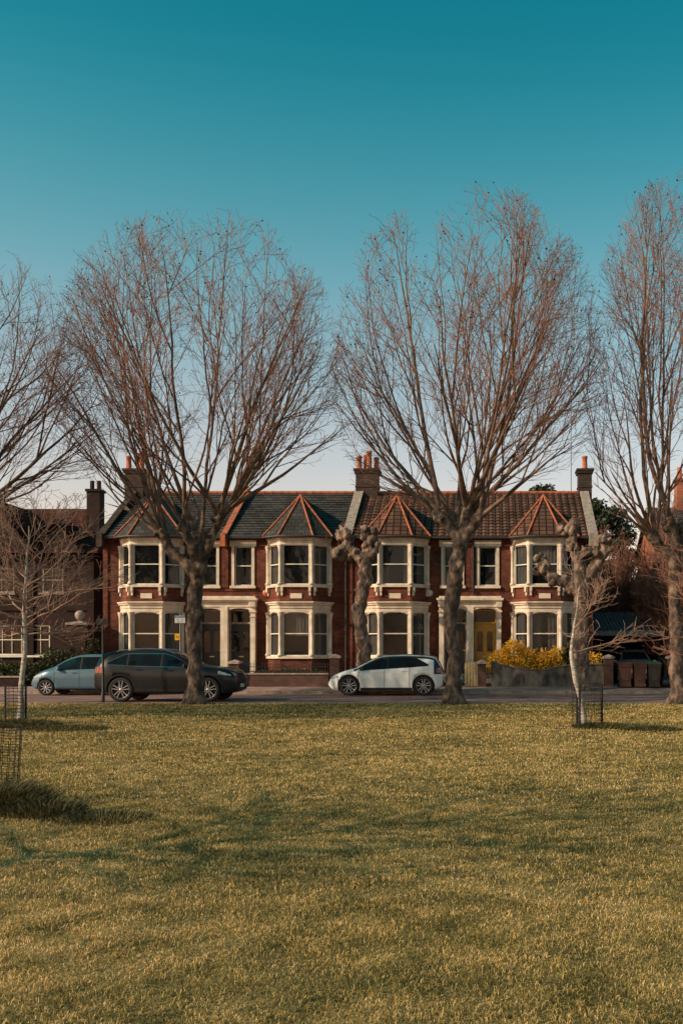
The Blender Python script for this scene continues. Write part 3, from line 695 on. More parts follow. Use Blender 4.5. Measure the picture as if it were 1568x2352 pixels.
    mb.box(xs_,xp+m*1.3,f+.02,YF-.004,3.523,3.72); mb.box(xs_,xe,f-.06,YF-.004,3.723,3.8); mb.box(xs_,xp+m*1.4,f-.14,YF-.004,3.803,3.9)
    mb.box(xs_,xp+m*1.3,f-.02,YF-.004,3.903,3.98)
    mb.build('porch',WHITE,e,org)
    dm={'yellow':YELLOW,'black':BLACKP}[doorcol]; yd=YF+.16
    mb=MB(); mb.box(dc-.5,dc-.42,yd-.03,yd+.06,.72,3.4); mb.box(dc+.42,dc+.5,yd-.03,yd+.06,.72,3.4); mb.box(dc-.419,dc+.419,yd-.03,yd+.06,2.82,2.9); mb.box(dc-.419,dc+.419,yd-.03,yd+.06,3.36,3.45)
    fr=mb.build('door_frame',YELLOW if doorcol=='yellow' else STONE,e,org)
    mb=MB(); mb.box(dc-.419,dc+.419,yd+.02,yd+.025,2.9,3.36); mb.build('fanlight',GLASS,fr,org)
    mb=MB(); mb.box(dc-.415,dc+.415,yd+.01,yd+.05,.74,2.815)
    for sx in (-1,1):
        a,b=sorted((dc+sx*.06,dc+sx*.35))
        mb.box(a,b,yd-.003,yd+.009,.9,1.35); mb.box(a+.04,b-.04,yd-.012,yd-.004,.95,1.3)
        mb.box(a,a+.02,yd-.003,yd+.009,1.5,2.62);mb.box(b-.02,b,yd-.003,yd+.009,1.5,2.62)
    dr=mb.build('door',dm,e,org)
    if doorlabel: dr['label']=doorlabel
    for sx in (-1,1):
        mb=MB(); a,b=sorted((dc+sx*.08,dc+sx*.33)); mid=(a+b)/2; w=(b-a)/2
        pts=[(a,1.65),(b,1.65),(b,2.4)]+[(mid+w*math.cos(t),2.4+w*math.sin(t)) for t in [math.pi*k/8 for k in range(1,8)]]+[(a,2.4)]
        mb.prism(pts,yd-.004,yd+.008); mb.build('door_glass',GLASS,dr,org)
    mb=MB(); mb.ball((dc-m*.36,yd-.03,1.7),.03); mb.build('handle',BRASS,dr,org)
    mb=MB(); mb.box(dc-.1,dc+.1,yd-.008,yd+.006,1.42,1.47); mb.build('letterbox',BRASS,dr,org)
    mb=MB(); mb.box(dc-.55,dc+.55,YF-.75,YF-.3,.25,.5); mb.box(dc-.5,dc+.5,YF-.297,YF+.3,.25,.72); mb.build('doorstep',STONE,e,org)
    mb=MB(); a,b=HW[0],HW[1]
    mb.box(a-.12,a-.003,YF-.05,YF-.003,4.43,6.1); mb.box(b+.003,b+.12,YF-.05,YF-.003,4.43,6.1); mb.box(a-.2,b+.2,YF-.08,YF-.003,6.083,6.34)
    w=mb.build('window',WHITE,e,org)
    mb=MB(); sash(mb,(a,YF),(b,YF),.0,b-a,4.43,6.08,d=-.08); mb.build('sash_frame',WHITE2,w,org)
    mb=MB(); mb.box(a+.02,b-.02,YF+.115,YF+.12,4.45,6.06); mb.build('glass',GLASS,w,org)
    mb=MB(); mb.box(a-.18,b+.18,YF-.13,YF+.08,4.32,4.428); mb.build('sill',WHITE,w,org)
    if win_curt:
        curtain_or_dark_sheet(a+.03,a+.3,4.45,6.05,YF+.2,w,org); curtain_or_dark_sheet(b-.3,b-.03,4.45,6.05,YF+.2,w,org)
    rm=SLATE if kind=='slate' else TILE
    mb=MB(); roof_plane(mb,xa,xb,kind)
    mb.add([(xa,46,8.97),(xb,46,8.97),(xb,50.3,6.45),(xa,50.3,6.45)],[(0,1,2,3)])
    rf=mb.build('roof',rm,e,org,recalc=False)
    mb=MB(); ridge(mb,(xa,46,9.0),(xb,46,9.0),.09); mb.build('ridge_tiles',TERRA,rf,org)
    o=.14; ap=Vector((cx,42.3,8.28)); rb=Vector((cx,44.95,8.28))
    BL=(cx-1.32-o,41.66,6.46);FL=(cx-.66-o*.5,YF-.7-o,6.43);FR=(cx+.66+o*.5,YF-.7-o,6.43);BR_=(cx+1.32+o,41.66,6.46)
    mb=MB(); V=[BL,FL,FR,BR_,ap,rb,(cx-1.5,42.4,6.75),(cx+1.5,42.4,6.75)]
    mb.add(V,[(0,1,4),(1,2,4),(2,3,4),(3,7,5,4),(6,0,4,5)])
    mb.add([BL,FL,FR,BR_],[(0,1,2,3)])
    mb.build('bay_roof',rm,e,org)
    mb=MB()
    up=Vector((0,-.01,.02))
    for q in (BL,FL,FR,BR_): ridge(mb,Vector(q)+up,ap+up,.042)
    ridge(mb,ap+up,rb+up,.05); mb.build('hip_tiles',TERRA,e,org)
    mb=MB()
    mb.tube([(xa,41.68,6.42),(bx0-.15,41.68,6.42)],.055,8); mb.tube([(bx1+.15,41.68,6.42),(xb,41.68,6.42)],.055,8)
    mb.tube([Vector(BL)+Vector((0,-.04,-.04)),Vector(FL)+Vector((-.02,-.05,-.01)),Vector(FR)+Vector((.02,-.05,-.01)),Vector(BR_)+Vector((0,-.04,-.04))],.05,8)
    mb.build('gutter',PIPE,e,org)
    if alarm:
        mb=MB(); ax=xp+m*1.72; mb.lathe([(0,-.1),(.13,-.1),(.15,-.07),(.15,0),(0,0)],(ax,YF-.01,4.12),'y',18); mb.build('alarm_box',alarm,e,org)
    if chim is not None:
        c0,np_,hw=chim; mb=MB(); mb.box(c0-hw,c0+hw,45.6,46.4,8.3,9.85); mb.box(c0-hw-.06,c0+hw+.06,45.54,46.46,9.852,9.95); mb.box(c0-hw-.1,c0+hw+.1,45.5,46.5,9.953,10.05)
        mb.box(c0-hw-.03,c0+hw+.03,45.57,46.43,9.2,9.27)
        cm=mb.build('chimney',BRICK_CHIM,rf,org)
        for i in range(np_):
            mb=MB()
            px=c0-hw*.75+1.5*hw*i/max(1,np_-1)+.04*math.sin(i*2.2) if np_>1 else c0
            hh=.62+.12*((i*7)%3)
            mb.lathe([(.15,0),(.15,.08),(.12,.1),(.11,hh-.12),(.135,hh-.1),(.135,hh-.02),(.1,hh),(.08,hh-.1)],(px,45.85+.3*(i%2),10.05),n=14)
            mb.build('chimney_pot',TERRA,rf,org)
    return e
orangeA=simple('orange_plastic',(.6,.12,.04),rough=.4); whiteA=simple('white_plastic',(.6,.57,.53),rough=.4)
F_,L_,R_='F','L','R'
house(-11.05,-1,'slate','red brick terraced house with slate roof and dark door','black',None,(-16.2,3,.42),
      [(R_,.05,.95,1.5),(L_,.3,.9,1.5)],[(R_,.2,.8,4.45)],False)
house(-11.05,1,'slate','red brick terraced house with slate roof and white bay windows','black',None,None,
      [(F_,.13,.87,2.3),(R_,.3,.9,1.5),(L_,.2,.8,1.5)],[(L_,.1,.8,4.45),(R_,.3,.95,4.45)],True,orangeA)
house(-.75,-1,'tile','red brick terraced house with ribbed brown tile roof','black',None,(-5.55,4,.5),
      [(R_,.2,.95,1.5),(L_,.2,.9,1.5)],[(R_,.3,.9,4.45),(F_,.12,.28,4.45),(F_,.76,.88,4.45)],True,whiteA)
house(-.75,1,'tile','red brick end of terrace house with yellow front door','yellow','yellow panelled front door with arched glass',(4.45,1,.3),
      [(F_,.13,.4,1.5),(F_,.6,.87,1.5),(R_,.1,.9,1.5),(L_,.3,.8,1.5)],[(F_,.12,.88,5.3),(L_,.2,.9,4.45)],False)
def parapet(x,mat,label,w=.16,name='party_wall_parapet'):
    mb=MB(); ye,ze,yr,zr=41.7,6.45,46.,8.97
    mb.add([(x-w,ye,ze),(x-w,yr,zr+.22),(x-w,yr,zr-.3),(x-w,ye,ze-.35),(x+w,ye,ze),(x+w,yr,zr+.22),(x+w,yr,zr-.3),(x+w,ye,ze-.35)],[(0,1,2,3),(7,6,5,4),(0,4,5,1),(3,2,6,7),(0,3,7,4),(1,5,6,2)])
    ow=w+.04; h=.07
    mb.add([(x-ow,ye-.05,ze+.03),(x-ow,yr,zr+.23),(x-ow,yr,zr+.23+h),(x-ow,ye-.05,ze+.03+h),(x+ow,ye-.05,ze+.03),(x+ow,yr,zr+.23),(x+ow,yr,zr+.23+h),(x+ow,ye-.05,ze+.03+h)],[(0,1,2,3),(7,6,5,4),(0,4,5,1),(3,2,6,7),(0,3,7,4),(1,5,6,2)],1)
    mb.box(x-w-.02,x+w+.02,41.5,42.0,6.05,6.6,1)
    o=mb.build(name,[BRICK_CHIM,mat],None,(x,42,6)); o.location=(x,42,6); tag(o,label,'parapet','raised party walls on the terrace roof'); return o
parapet(-5.9,STONE,'raised party wall with stone coping between two roofs')
parapet(-11.05,TERRA,'raised party wall with red tile coping on slate roof',.08)
parapet(4.4,STONE,'raised gable parapet with pale stone coping')
parapet(-16.2,BRICK_CHIM,'raised gable parapet of dark brick on slate roof',.1)
for x in (-5.97,-12.65,-.62,4.1):
    mb=MB(); mb.tube([(0,0,-6.1),(0,0,-.35),(0,-.02,-.2),(0,-.2,0)],.045,8); 
    for z in (-5,-3.6,-2.2,-.9): mb.box(-.07,.07,-.05,.06,z,z+.05)
    o=mb.build('drainpipe',PIPE); o.location=(x,41.9,6.4); tag(o,'dark cast iron drainpipe on the brick house front','drainpipe','drainpipes on the terrace')

def dark_house():
    org=(-22.6,45,.25); e=thing('shaded_brick_house',org,'shade-darkened red brick house with gabled tile roof and tall chimneys','house')
    mb=MB(); x0,x1=-28.5,-17.6; y=44.6
    holes=[(-22.6,-19.6,1.5,2.85),(-27.4,-25.0,1.5,2.85),(-22.9,-21.2,4.3,5.4),(-20.0,-19.0,4.3,5.4)]
    wall_holes(mb,x0,x1,.2,6.1,y,holes,.15)
    mb.add([(x0,y,.2),(x0,52,.2),(x0,52,6.1),(x0,y,6.1)],[(0,1,2,3)]); mb.add([(x1,y,.2),(x1,52,.2),(x1,52,6.1),(x1,y,6.1)],[(0,1,2,3)])
    mb.prism([(-23.6,6.1),(-20.2,6.1),(-21.9,8.25)],y-.3,y+3)
    mb.prism([(-20.1,6.1),(-18.1,6.1),(-19.1,7.4)],y-.3,y+3)
    mb.box(x0,x1,y-.06,y-.003,3.5,3.62); mb.box(-20.6,-20.3,y-.08,y-.003,.2,6.1); mb.box(x1-.3,x1-.003,y-.08,y-.003,.2,6.1)
    mb.build('wall',BRICK_SHADED,e,org)
    mb=MB(); mb.add([(x0-.3,y-.4,6.05),(x1+.3,y-.4,6.05),(x1-1.8,48.3,8.6),(x0+2,48.3,8.6),(x1+.3,52,6.05),(x0-.3,52,6.05)],[(0,1,2,3),(1,4,2),(2,4,5,3),(0,3,5)])
    for (a,b,c,zt) in ((-23.9,-21.9,-19.9,8.43),(-20.35,-19.1,-17.85,7.58)):
        mb.add([(a,y-.5,5.95),(b,y-.5,zt),(b,y+3.4,zt),(a,y+3.4,5.95)],[(0,1,2,3)]); mb.add([(c,y-.5,5.95),(b,y-.5,zt),(b,y+3.4,zt),(c,y+3.4,5.95)],[(0,1,2,3)])
    rf=mb.build('roof',simple('dark_tiles',(.085,.03,.021),(.03,.014,.011),scale=3,bump=.5,rough=.95,spec=.05),e,org)
    for cxx in (-18.3,-26):
        mb=MB(); mb.box(cxx-.3,cxx+.3,46.2,46.8,6.4,9.1); mb.box(cxx-.35,cxx+.35,46.14,46.86,9.103,9.22)
        for k in (-.16,.16): mb.lathe([(.1,0),(.1,.42),(.075,.42)],(cxx+k,46.5,9.22),n=10)
        mb.build('chimney',BRICK_SHADED,rf,org)
    for a,b,c,d in holes:
        up=c>4
        mb=MB(); sash(mb,(a,y),(b,y),0,b-a,c,d,d=-.03,b=.05,bars=max(1,int((b-a)/(.7 if up else .5)))); 
        mb.box(a-.08,b+.08,y-.1,y+.03,c-.09,c-.003)
        w=mb.build('window',STONE if up else WHITE2,e,org); m2=MB(); m2.box(a,b,y+.1,y+.105,c,d); m2.build('glass',GLASS,w,org)
        m2=MB(); m2.box(a-.1,b+.1,y+.5,y+.51,c-.1,d+.1); m2.build('curtain_or_dark_sheet',DARKIN,w,org)  # near-black sheet here, not cloth: the room's shade as colour
dark_house()
def end_house():
    y=45.9; org=(11.5,y,.25); e=thing('orange_brick_house',org,'sunlit orange brick house with grey slate roof','house')
    mb=MB(); x0,x1=8.1,16.; ez=6.5; yr=50.; rz=8.9
    holes=[(9.9,11.2,4.4,5.9),(9.9,11.2,1.2,3.0)]
    wall_holes(mb,x0,x1,.2,ez,y,holes,.2)
    for x in (x0,x1): mb.add([(x,y,.2),(x,54,.2),(x,54,ez),(x,yr,rz-.05),(x,y,ez)],[(0,1,2,3,4)])
    mb.box(x0-.02,x1,y-.05,y-.003,3.9,4.05)
    mb.build('wall',BRICK_ORANGE,e,org)
    mb=MB(); roof_plane(mb,x0-.2,x1,'slate',y-.3,ez,yr,rz); mb.add([(x0-.2,yr,rz),(x1,yr,rz),(x1,54.2,ez),(x0-.2,54.2,ez)],[(0,1,2,3)]); rf=mb.build('roof',SLATE,e,org,recalc=False)
    mb=MB(); mb.box(9.4,10.1,49.6,50.4,8.5,10.2); mb.box(9.33,10.17,49.53,50.47,10.203,10.33)
    mb.build('chimney',BRICK_ORANGE,rf,org)
    for k in (9.6,9.9):
        mb=MB(); mb.lathe([(.13,0),(.12,.6),(.09,.6)],(k,50.0,10.33),n=10); mb.build('chimney_pot',TERRA,rf,org)
    mb=MB(); mb.tube([(x0-.16,y-.3,ez-.02),(x0-.16,yr,rz-.02)],.06,6); mb.build('fascia',STONE,e,org)
    for a,b,c,d in holes:
        mb=MB(); sash(mb,(a,y),(b,y),0,b-a,c,d,d=-.06,b=.06,bars=1); mb.box(a-.1,b+.1,y-.1,y+.03,c-.1,c-.003); mb.box(a-.1,b+.1,y-.03,y-.003,d+.003,d+.2)
        w=mb.build('window',WHITE2,e,org); m2=MB(); m2.box(a,b,y+.12,y+.125,c,d); m2.build('glass',GLASS,w,org); m2=MB(); m2.box(a-.1,b+.1,y+.7,y+.71,c-.1,d+.1); m2.build('curtain_or_dark_sheet',DARKIN,w,org)  # no cloth behind this glass; a near-black sheet carries the room shade
end_house()
def garage():
    org=(6.1,44,.24); e=thing('garage',org,'dark open carport with sloping grey green roof','garage')
    mb=MB(); mb.box(4.65,4.8,44,50,.24,2.5); mb.box(7.5,7.65,44,50,.24,2.5); mb.box(4.8,7.5,49.8,50,.24,3.3); mb.box(4.65,7.65,43.93,44.08,2.3,2.5); mb.build('wall',DARKIN,e,org)  # walls coloured near-black to carry the shade inside the carport
    mb=MB(); 
    for i in range(19):
        x=4.5+i*.165; mb.add([(x,43.7,2.5),(x+.14,43.7,2.5),(x+.14,47.5,3.55),(x,47.5,3.55)],[(0,1,2,3)]); mb.add([(x+.14,43.7,2.5),(x+.165,43.7,2.55),(x+.165,47.5,3.6),(x+.14,47.5,3.55)],[(0,1,2,3)])
    mb.add([(4.5,47.5,3.55),(7.7,47.5,3.55),(7.7,50.2,3.2),(4.5,50.2,3.2)],[(0,1,2,3)])
    mb.build('roof',GARROOF,e,org,recalc=False)
    mb=MB(); mb.box(4.5,7.7,43.62,43.69,2.36,2.56); mb.build('fascia',simple('fascia_paint',(.12,.13,.125),rough=.6),e,org)
garage()

# ------------------------------------------------------------------ garden walls
def gwall(x0,x1,top,mat,label,y=40.25,th=.22,cap=STONE,curve=None,capm=.06):
    n=max(1,int((x1-x0)/.15)) if curve else 1; mb=MB(); V=[];F=[]
    for i in range(n+1):
        x=x0+(x1-x0)*i/n; z=(curve(x) if curve else top)
        V+=[(x,y-th/2,.1),(x,y-th/2,z),(x,y+th/2,z),(x,y+th/2,.1)]
    for i in range(n):
        j=4*i; F+=[(j,j+4,j+5,j+1),(j+1,j+5,j+6,j+2),(j+2,j+6,j+7,j+3)]
    F+=[(0,1,2,3),(4*n+3,4*n+2,4*n+1,4*n)]
    mb.add(V,F)
    V=[];F=[];g=.04
    for i in range(n+1):
        x=x0+(x1-x0)*i/n; z=(curve(x) if curve else top)
        V+=[(x,y-th/2-g,z+.003),(x,y-th/2-g,z+capm),(x,y+th/2+g,z+capm),(x,y+th/2+g,z+.003)]
    for i in range(n):
        j=4*i; F+=[(j+a,j+4+a,j+4+(a+1)%4,j+(a+1)%4) for a in range(4)]
    F+=[(0,1,2,3),(4*n+3,4*n+2,4*n+1,4*n)]
    mb.add(V,F,1)
    ox=(x0+x1)/2; o=mb.build('garden_wall',[mat,cap],None,(ox,y,0)); o.location=(ox,y,0); tag(o,label,'wall','low front garden walls'); return o
def pier(x,y,w,top,label,mat=BRICK_WALL,ball=False):
    mb=MB(); mb.box(-w/2,w/2,-w/2,w/2,.1,top,0); mb.box(-w/2-.05,w/2+.05,-w/2-.05,w/2+.05,top+.003,top+.08,1)
    mb.add([(-w/2-.05,-w/2-.05,top+.083),(w/2+.05,-w/2-.05,top+.083),(w/2+.05,w/2+.05,top+.083),(-w/2-.05,w/2+.05,top+.083),(0,0,top+.18)],[(0,1,4),(1,2,4),(2,3,4),(3,0,4)],1)
    if ball: mb.lathe([(.05,top+.1),(.06,top+.2),(.12,top+.24),(.19,top+.34),(.2,top+.42),(.17,top+.53),(.08,top+.6),(0,top+.61)],(0,0,0),n=14,mi=1)
    o=mb.build('gate_pier',[mat,STONE]); o.location=(x,y,0); tag(o,label,'gate pier','brick gate piers along the pavement')
gwall(-16.2,-12.3,.72,BRICK_WALL,'low brick garden wall with stone coping')
gwall(-9.95,-6.42,.72,BRICK_WALL,'low brick garden wall with stone coping')
gwall(-5.7,-2.6,.72,BRICK_WALL,'low brick garden wall behind the white car')
gwall(.12,4.66,1.3,RENDER,'grey rendered garden wall with swooping curved top',curve=lambda x:.88+.38*(abs((x-2.3)/2.2))**2.2 if x<2.3 else .88+.25*(1-math.exp(-(x-2.3)*1.6)),capm=.05,cap=simple('dark_coping',(.16,.14,.125),(.07,.065,.06),rough=.9))
gwall(7.75,12,1.25,RENDER,'grey rendered wall before the orange brick house')
gwall(-26,-18.8,.6,BRICK_SHADED,'low dark brick wall before the hedge')
pier(-6.17,40.25,.38,1.38,'square brick gate pier with stone cap'); pier(-10.2,40.25,.4,1.15,'square brick gate pier with stone cap')
pier(-12.1,40.25,.38,1.15,'square brick gate pier with stone cap'); pier(-2.35,40.25,.38,1.3,'square brick gate pier with stone cap')
pier(4.86,40.25,.36,1.36,'weathered brick gate pier beside the bins'); pier(7.5,40.2,.5,1.36,'weathered brick gate pier beside the bin bag'); pier(-.25,40.25,.34,1.15,'square brick gate pier by the yellow door')
pier(-16.9,41.3,.75,2.75,'tall brick gate pier with stone ball finial',BRICK_SHADED,True)
def railing(x0,x1,y,z0,z1,label):
    mb=MB(); n=int((x1-x0)/.11)
    for i in range(n+1):
        x=x0+(x1-x0)*i/n; mb.tube([(x,y,z0),(x,y,z1)],.009,5,0); mb.lathe([(.018,z1),(.012,z1+.05),(0,z1+.09)],(x,y,0),n=5)
    mb.box(x0,x1,y-.012,y+.012,z1-.1,z1-.075); mb.box(x0,x1,y-.012,y+.012,z0+.05,z0+.075)
    ox=(x0+x1)/2; o=mb.build('iron_railing',IRON,None,(ox,y,z0)); o.location=(ox,y,z0); tag(o,label,'railing','black iron railings on the garden walls')
railing(-9.9,-6.45,40.25,.78,1.12,'short black iron railing on the low brick wall')
railing(-16.1,-12.4,40.25,.78,1.12,'short black iron railing on the low brick wall')
railing(-5.6,-2.7,40.25,.78,1.15,'short black iron railing on the low brick wall')
e=thing('garden_gate',(-.62,40.2,.2),'small pale wooden garden gate standing open','gate')
mb=MB()
for i in range(6): mb.box(-.32+i*.115,-.23+i*.115,-.02,.02,.05,.98+.05*math.sin(i*.6))
mb.build('panel',simple('pale_gate_paint',(.42,.3,.15),(.3,.22,.11),rough=.6),e)
mb=MB(); mb.box(-.34,.36,.022,.05,.2,.27); mb.box(-.34,.36,.022,.05,.75,.82); mb.build('rail',YELLOW,e)

# ------------------------------------------------------------------ cars
TYRE=simple('tyre_rubber',(.02,.02,.02),(.013,.013,.013),rough=.85,scale=10); RIM=simple('alloy_rim',(.42,.42,.43),(.34,.34,.35),rough=.35,metal=.85,scale=5)
RIMD=simple('dark_wheel',(.015,.015,.016),rough=.6); CHROME=simple('chrome',(.6,.6,.6),(.5,.5,.5),rough=.2,metal=1)
CGLASS=glassmat('car_glass',(.008,.01,.012),.93,.03,.35); PLASTIC=simple('black_plastic',(.02,.02,.021),(.014,.014,.015),rough=.65,spec=.2)
HEADL=simple('headlight_lens',(.5,.52,.54),(.25,.27,.29),rough=.12,scale=12,coat=.5); TAILL=simple('tail_light_lens',(.35,.012,.01),(.2,.01,.01),rough=.15,scale=9,coat=.5)
PLATE=simple('plate_white',(.6,.58,.52),rough=.5); PLATEY=simple('plate_yellow',(.6,.42,.06),rough=.5)
def paint(name,c,metal=.0,coat=.6,rough=.32,spec=.5): 
    return simple(name,c,tuple(k*.9 for k in c),rough=rough,scale=2,metal=metal,coat=coat,spec=spec)
class CarShape:
    def __init__(s,L,W,top,belt,bot,tk=.22,ta=.55):
        s.L=L;s.W=W;s.tk=tk;s.ta=ta
        s.top=s.prof(top);s.belt=s.prof(belt);s.bot=s.prof(bot,.05)
    def prof(s,pts,sm=.08):
        xs=np.linspace(-s.L/2,s.L/2,301); z=np.interp(xs,[p[0] for p in pts],[p[1] for p in pts]); k=max(1,int(sm/(s.L/300)))
        zp=np.pad(z,k,mode='reflect',reflect_type='odd'); z2=np.convolve(zp,np.ones(2*k+1)/(2*k+1),'valid')
        return lambda x:float(np.interp(x,xs,z2))
    def w(s,x):
        a=s.L/2-s.ta; u=max(0,(abs(x)-a)/s.ta); return s.W/2*(1-s.tk*u**2.6)
    def ring(s,x):
        zr=s.top(x);zb=s.bot(x);zl=min(s.belt(x),zr-.02);w=s.w(x);g=max(0,zr-zl)
        k=min(1,g/.45); wr=w*(.93-.22*k); e=min(.07,g*.35)
        h=zl-zb
        return [(0,zb),(.82*w,zb),(.95*w,zb+.04),(.975*w,zb+.22*h),(.985*w,zb+.5*h),(1.0*w,zb+.78*h),(.965*w,zl),
                (.965*w+(wr-.965*w)*.5,zl+(g-e)*.5),(wr,zr-e),(wr*.9,zr-e*.35),(wr*.5,zr-e*.05),(0,zr)]
    def sy(s,x,z):
        r=s.ring(x)[1:9]; zs=[p[1] for p in r]; ys=[p[0] for p in r]
        return float(np.interp(z,zs,ys))
    def tz(s,x,y):
        r=s.ring(x)[7:][::-1]; return float(np.interp(abs(y),[p[0] for p in r],[p[1] for p in r]))
    def ex(s,y,z,sg):
        for i in range(140):
            x=sg*(s.L/2-i*.008); r=s.ring(x)
            if r[0][1]<=z<=r[-1][1] and (s.sy(x,z) if z<=r[8][1] else np.interp(z,[r[8][1],r[11][1]],[r[8][0],0]))>=abs(y): return x
        return sg*(s.L/2-.5)
    def side(s,mb,xa,xb,zl,zh,sd,n=14,rows=4,off=.006,mi=0):
        fl=zl if callable(zl) else (lambda x:zl); fh=zh if callable(zh) else (lambda x:zh); V=[];F=[]
        for i in range(n+1):
            x=xa+(xb-xa)*i/n; a=fl(x);b=max(fh(x),fl(x)+.002)
            for j in range(rows+1):
                z=a+(b-a)*j/rows; V.append((x,sd*(s.sy(x,z)+off),z))
        for i in range(n):
            for j in range(rows):
                k=i*(rows+1)+j; F.append((k,k+rows+1,k+rows+2,k+1))
        mb.add(V,F,mi,True)
    def end(s,mb,ya,yb,za,zb,sg,n=8,rows=4,off=.008,mi=0):
        V=[];F=[]
        for i in range(n+1):
            for j in range(rows+1):
                y=ya+(yb-ya)*i/n;z=za+(zb-za)*j/rows; V.append((s.ex(y,z,sg)+sg*off,y,z))
        for i in range(n):
            for j in range(rows):
                k=i*(rows+1)+j; F.append((k,k+rows+1,k+rows+2,k+1))
        mb.add(V,F,mi,True)
    def topp(s,mb,xa,xb,fr,n=8,off=.006,mi=0):
        V=[];F=[];m=10
        for i in range(n+1):
            x=xa+(xb-xa)*i/n; wr=s.ring(x)[8][0]*fr
            for j in range(m+1):
                y=-wr+2*wr*j/m; V.append((x,y,s.tz(x,y)+off))
        for i in range(n):
            for j in range(m):
                k=i*(m+1)+j; F.append((k,k+m+1,k+m+2,k+1))
        mb.add(V,F,mi,True)
def wheel(par,x,y,r,sd,spokes):
    w=MB(); wd=.2
    ya,yb=sd*-.02,sd*.03
    w.lathe([(0,ya),(r*.71,ya),(r*.71,yb),(0,yb)],(0,0,0),'y',26)
    hub=w.build('wheel',RIMD,par); hub.location=(x,y,r)
    t=MB(); t.lathe([(r*.7,-wd/2+.02),(r*.75,-wd/2),(r*.93,-wd/2+.005),(r,-wd/2+.04),(r,wd/2-.04),(r*.93,wd/2-.005),(r*.75,wd/2),(r*.7,wd/2-.02)],(0,0,0),'y',32); t.build('tyre',TYRE,hub)
    q=MB(); yo=sd*(wd/2-.02)
    q.lathe([(r*.69,yo-sd*.03),(r*.72,yo),(r*.71,yo+sd*.012),(r*.685,yo),(r*.68,yo-sd*.03)],(0,0,0),'y',32)
    q.lathe([(0,yo),(r*.1,yo),(r*.12,yo-sd*.03)],(0,0,0),'y',14)
    for k in range(spokes):
        a=2*math.pi*k/spokes+.3; c,s_=math.cos(a),math.sin(a)
        for (o1,o2,wi) in (((-.02),(-.06),.011),((.02),(.06),.011)) if spokes<7 else ((0,0,.014),):
            p0=(r*.1*c-o1*s_,r*.1*s_+o1*c);p1=(r*.69*c-o2*s_,r*.69*s_+o2*c)
            dx,dz=p1[0]-p0[0],p1[1]-p0[1];l=math.hypot(dx,dz);nx,nz=-dz/l*wi,dx/l*wi
            q.prism([(p0[0]-nx,p0[1]-nz),(p1[0]-nx*1.3,p1[1]-nz*1.3),(p1[0]+nx*1.3,p1[1]+nz*1.3),(p0[0]+nx,p0[1]+nz)],yo-sd*.03,yo-sd*.003)
    q.build('rim',RIM,hub)
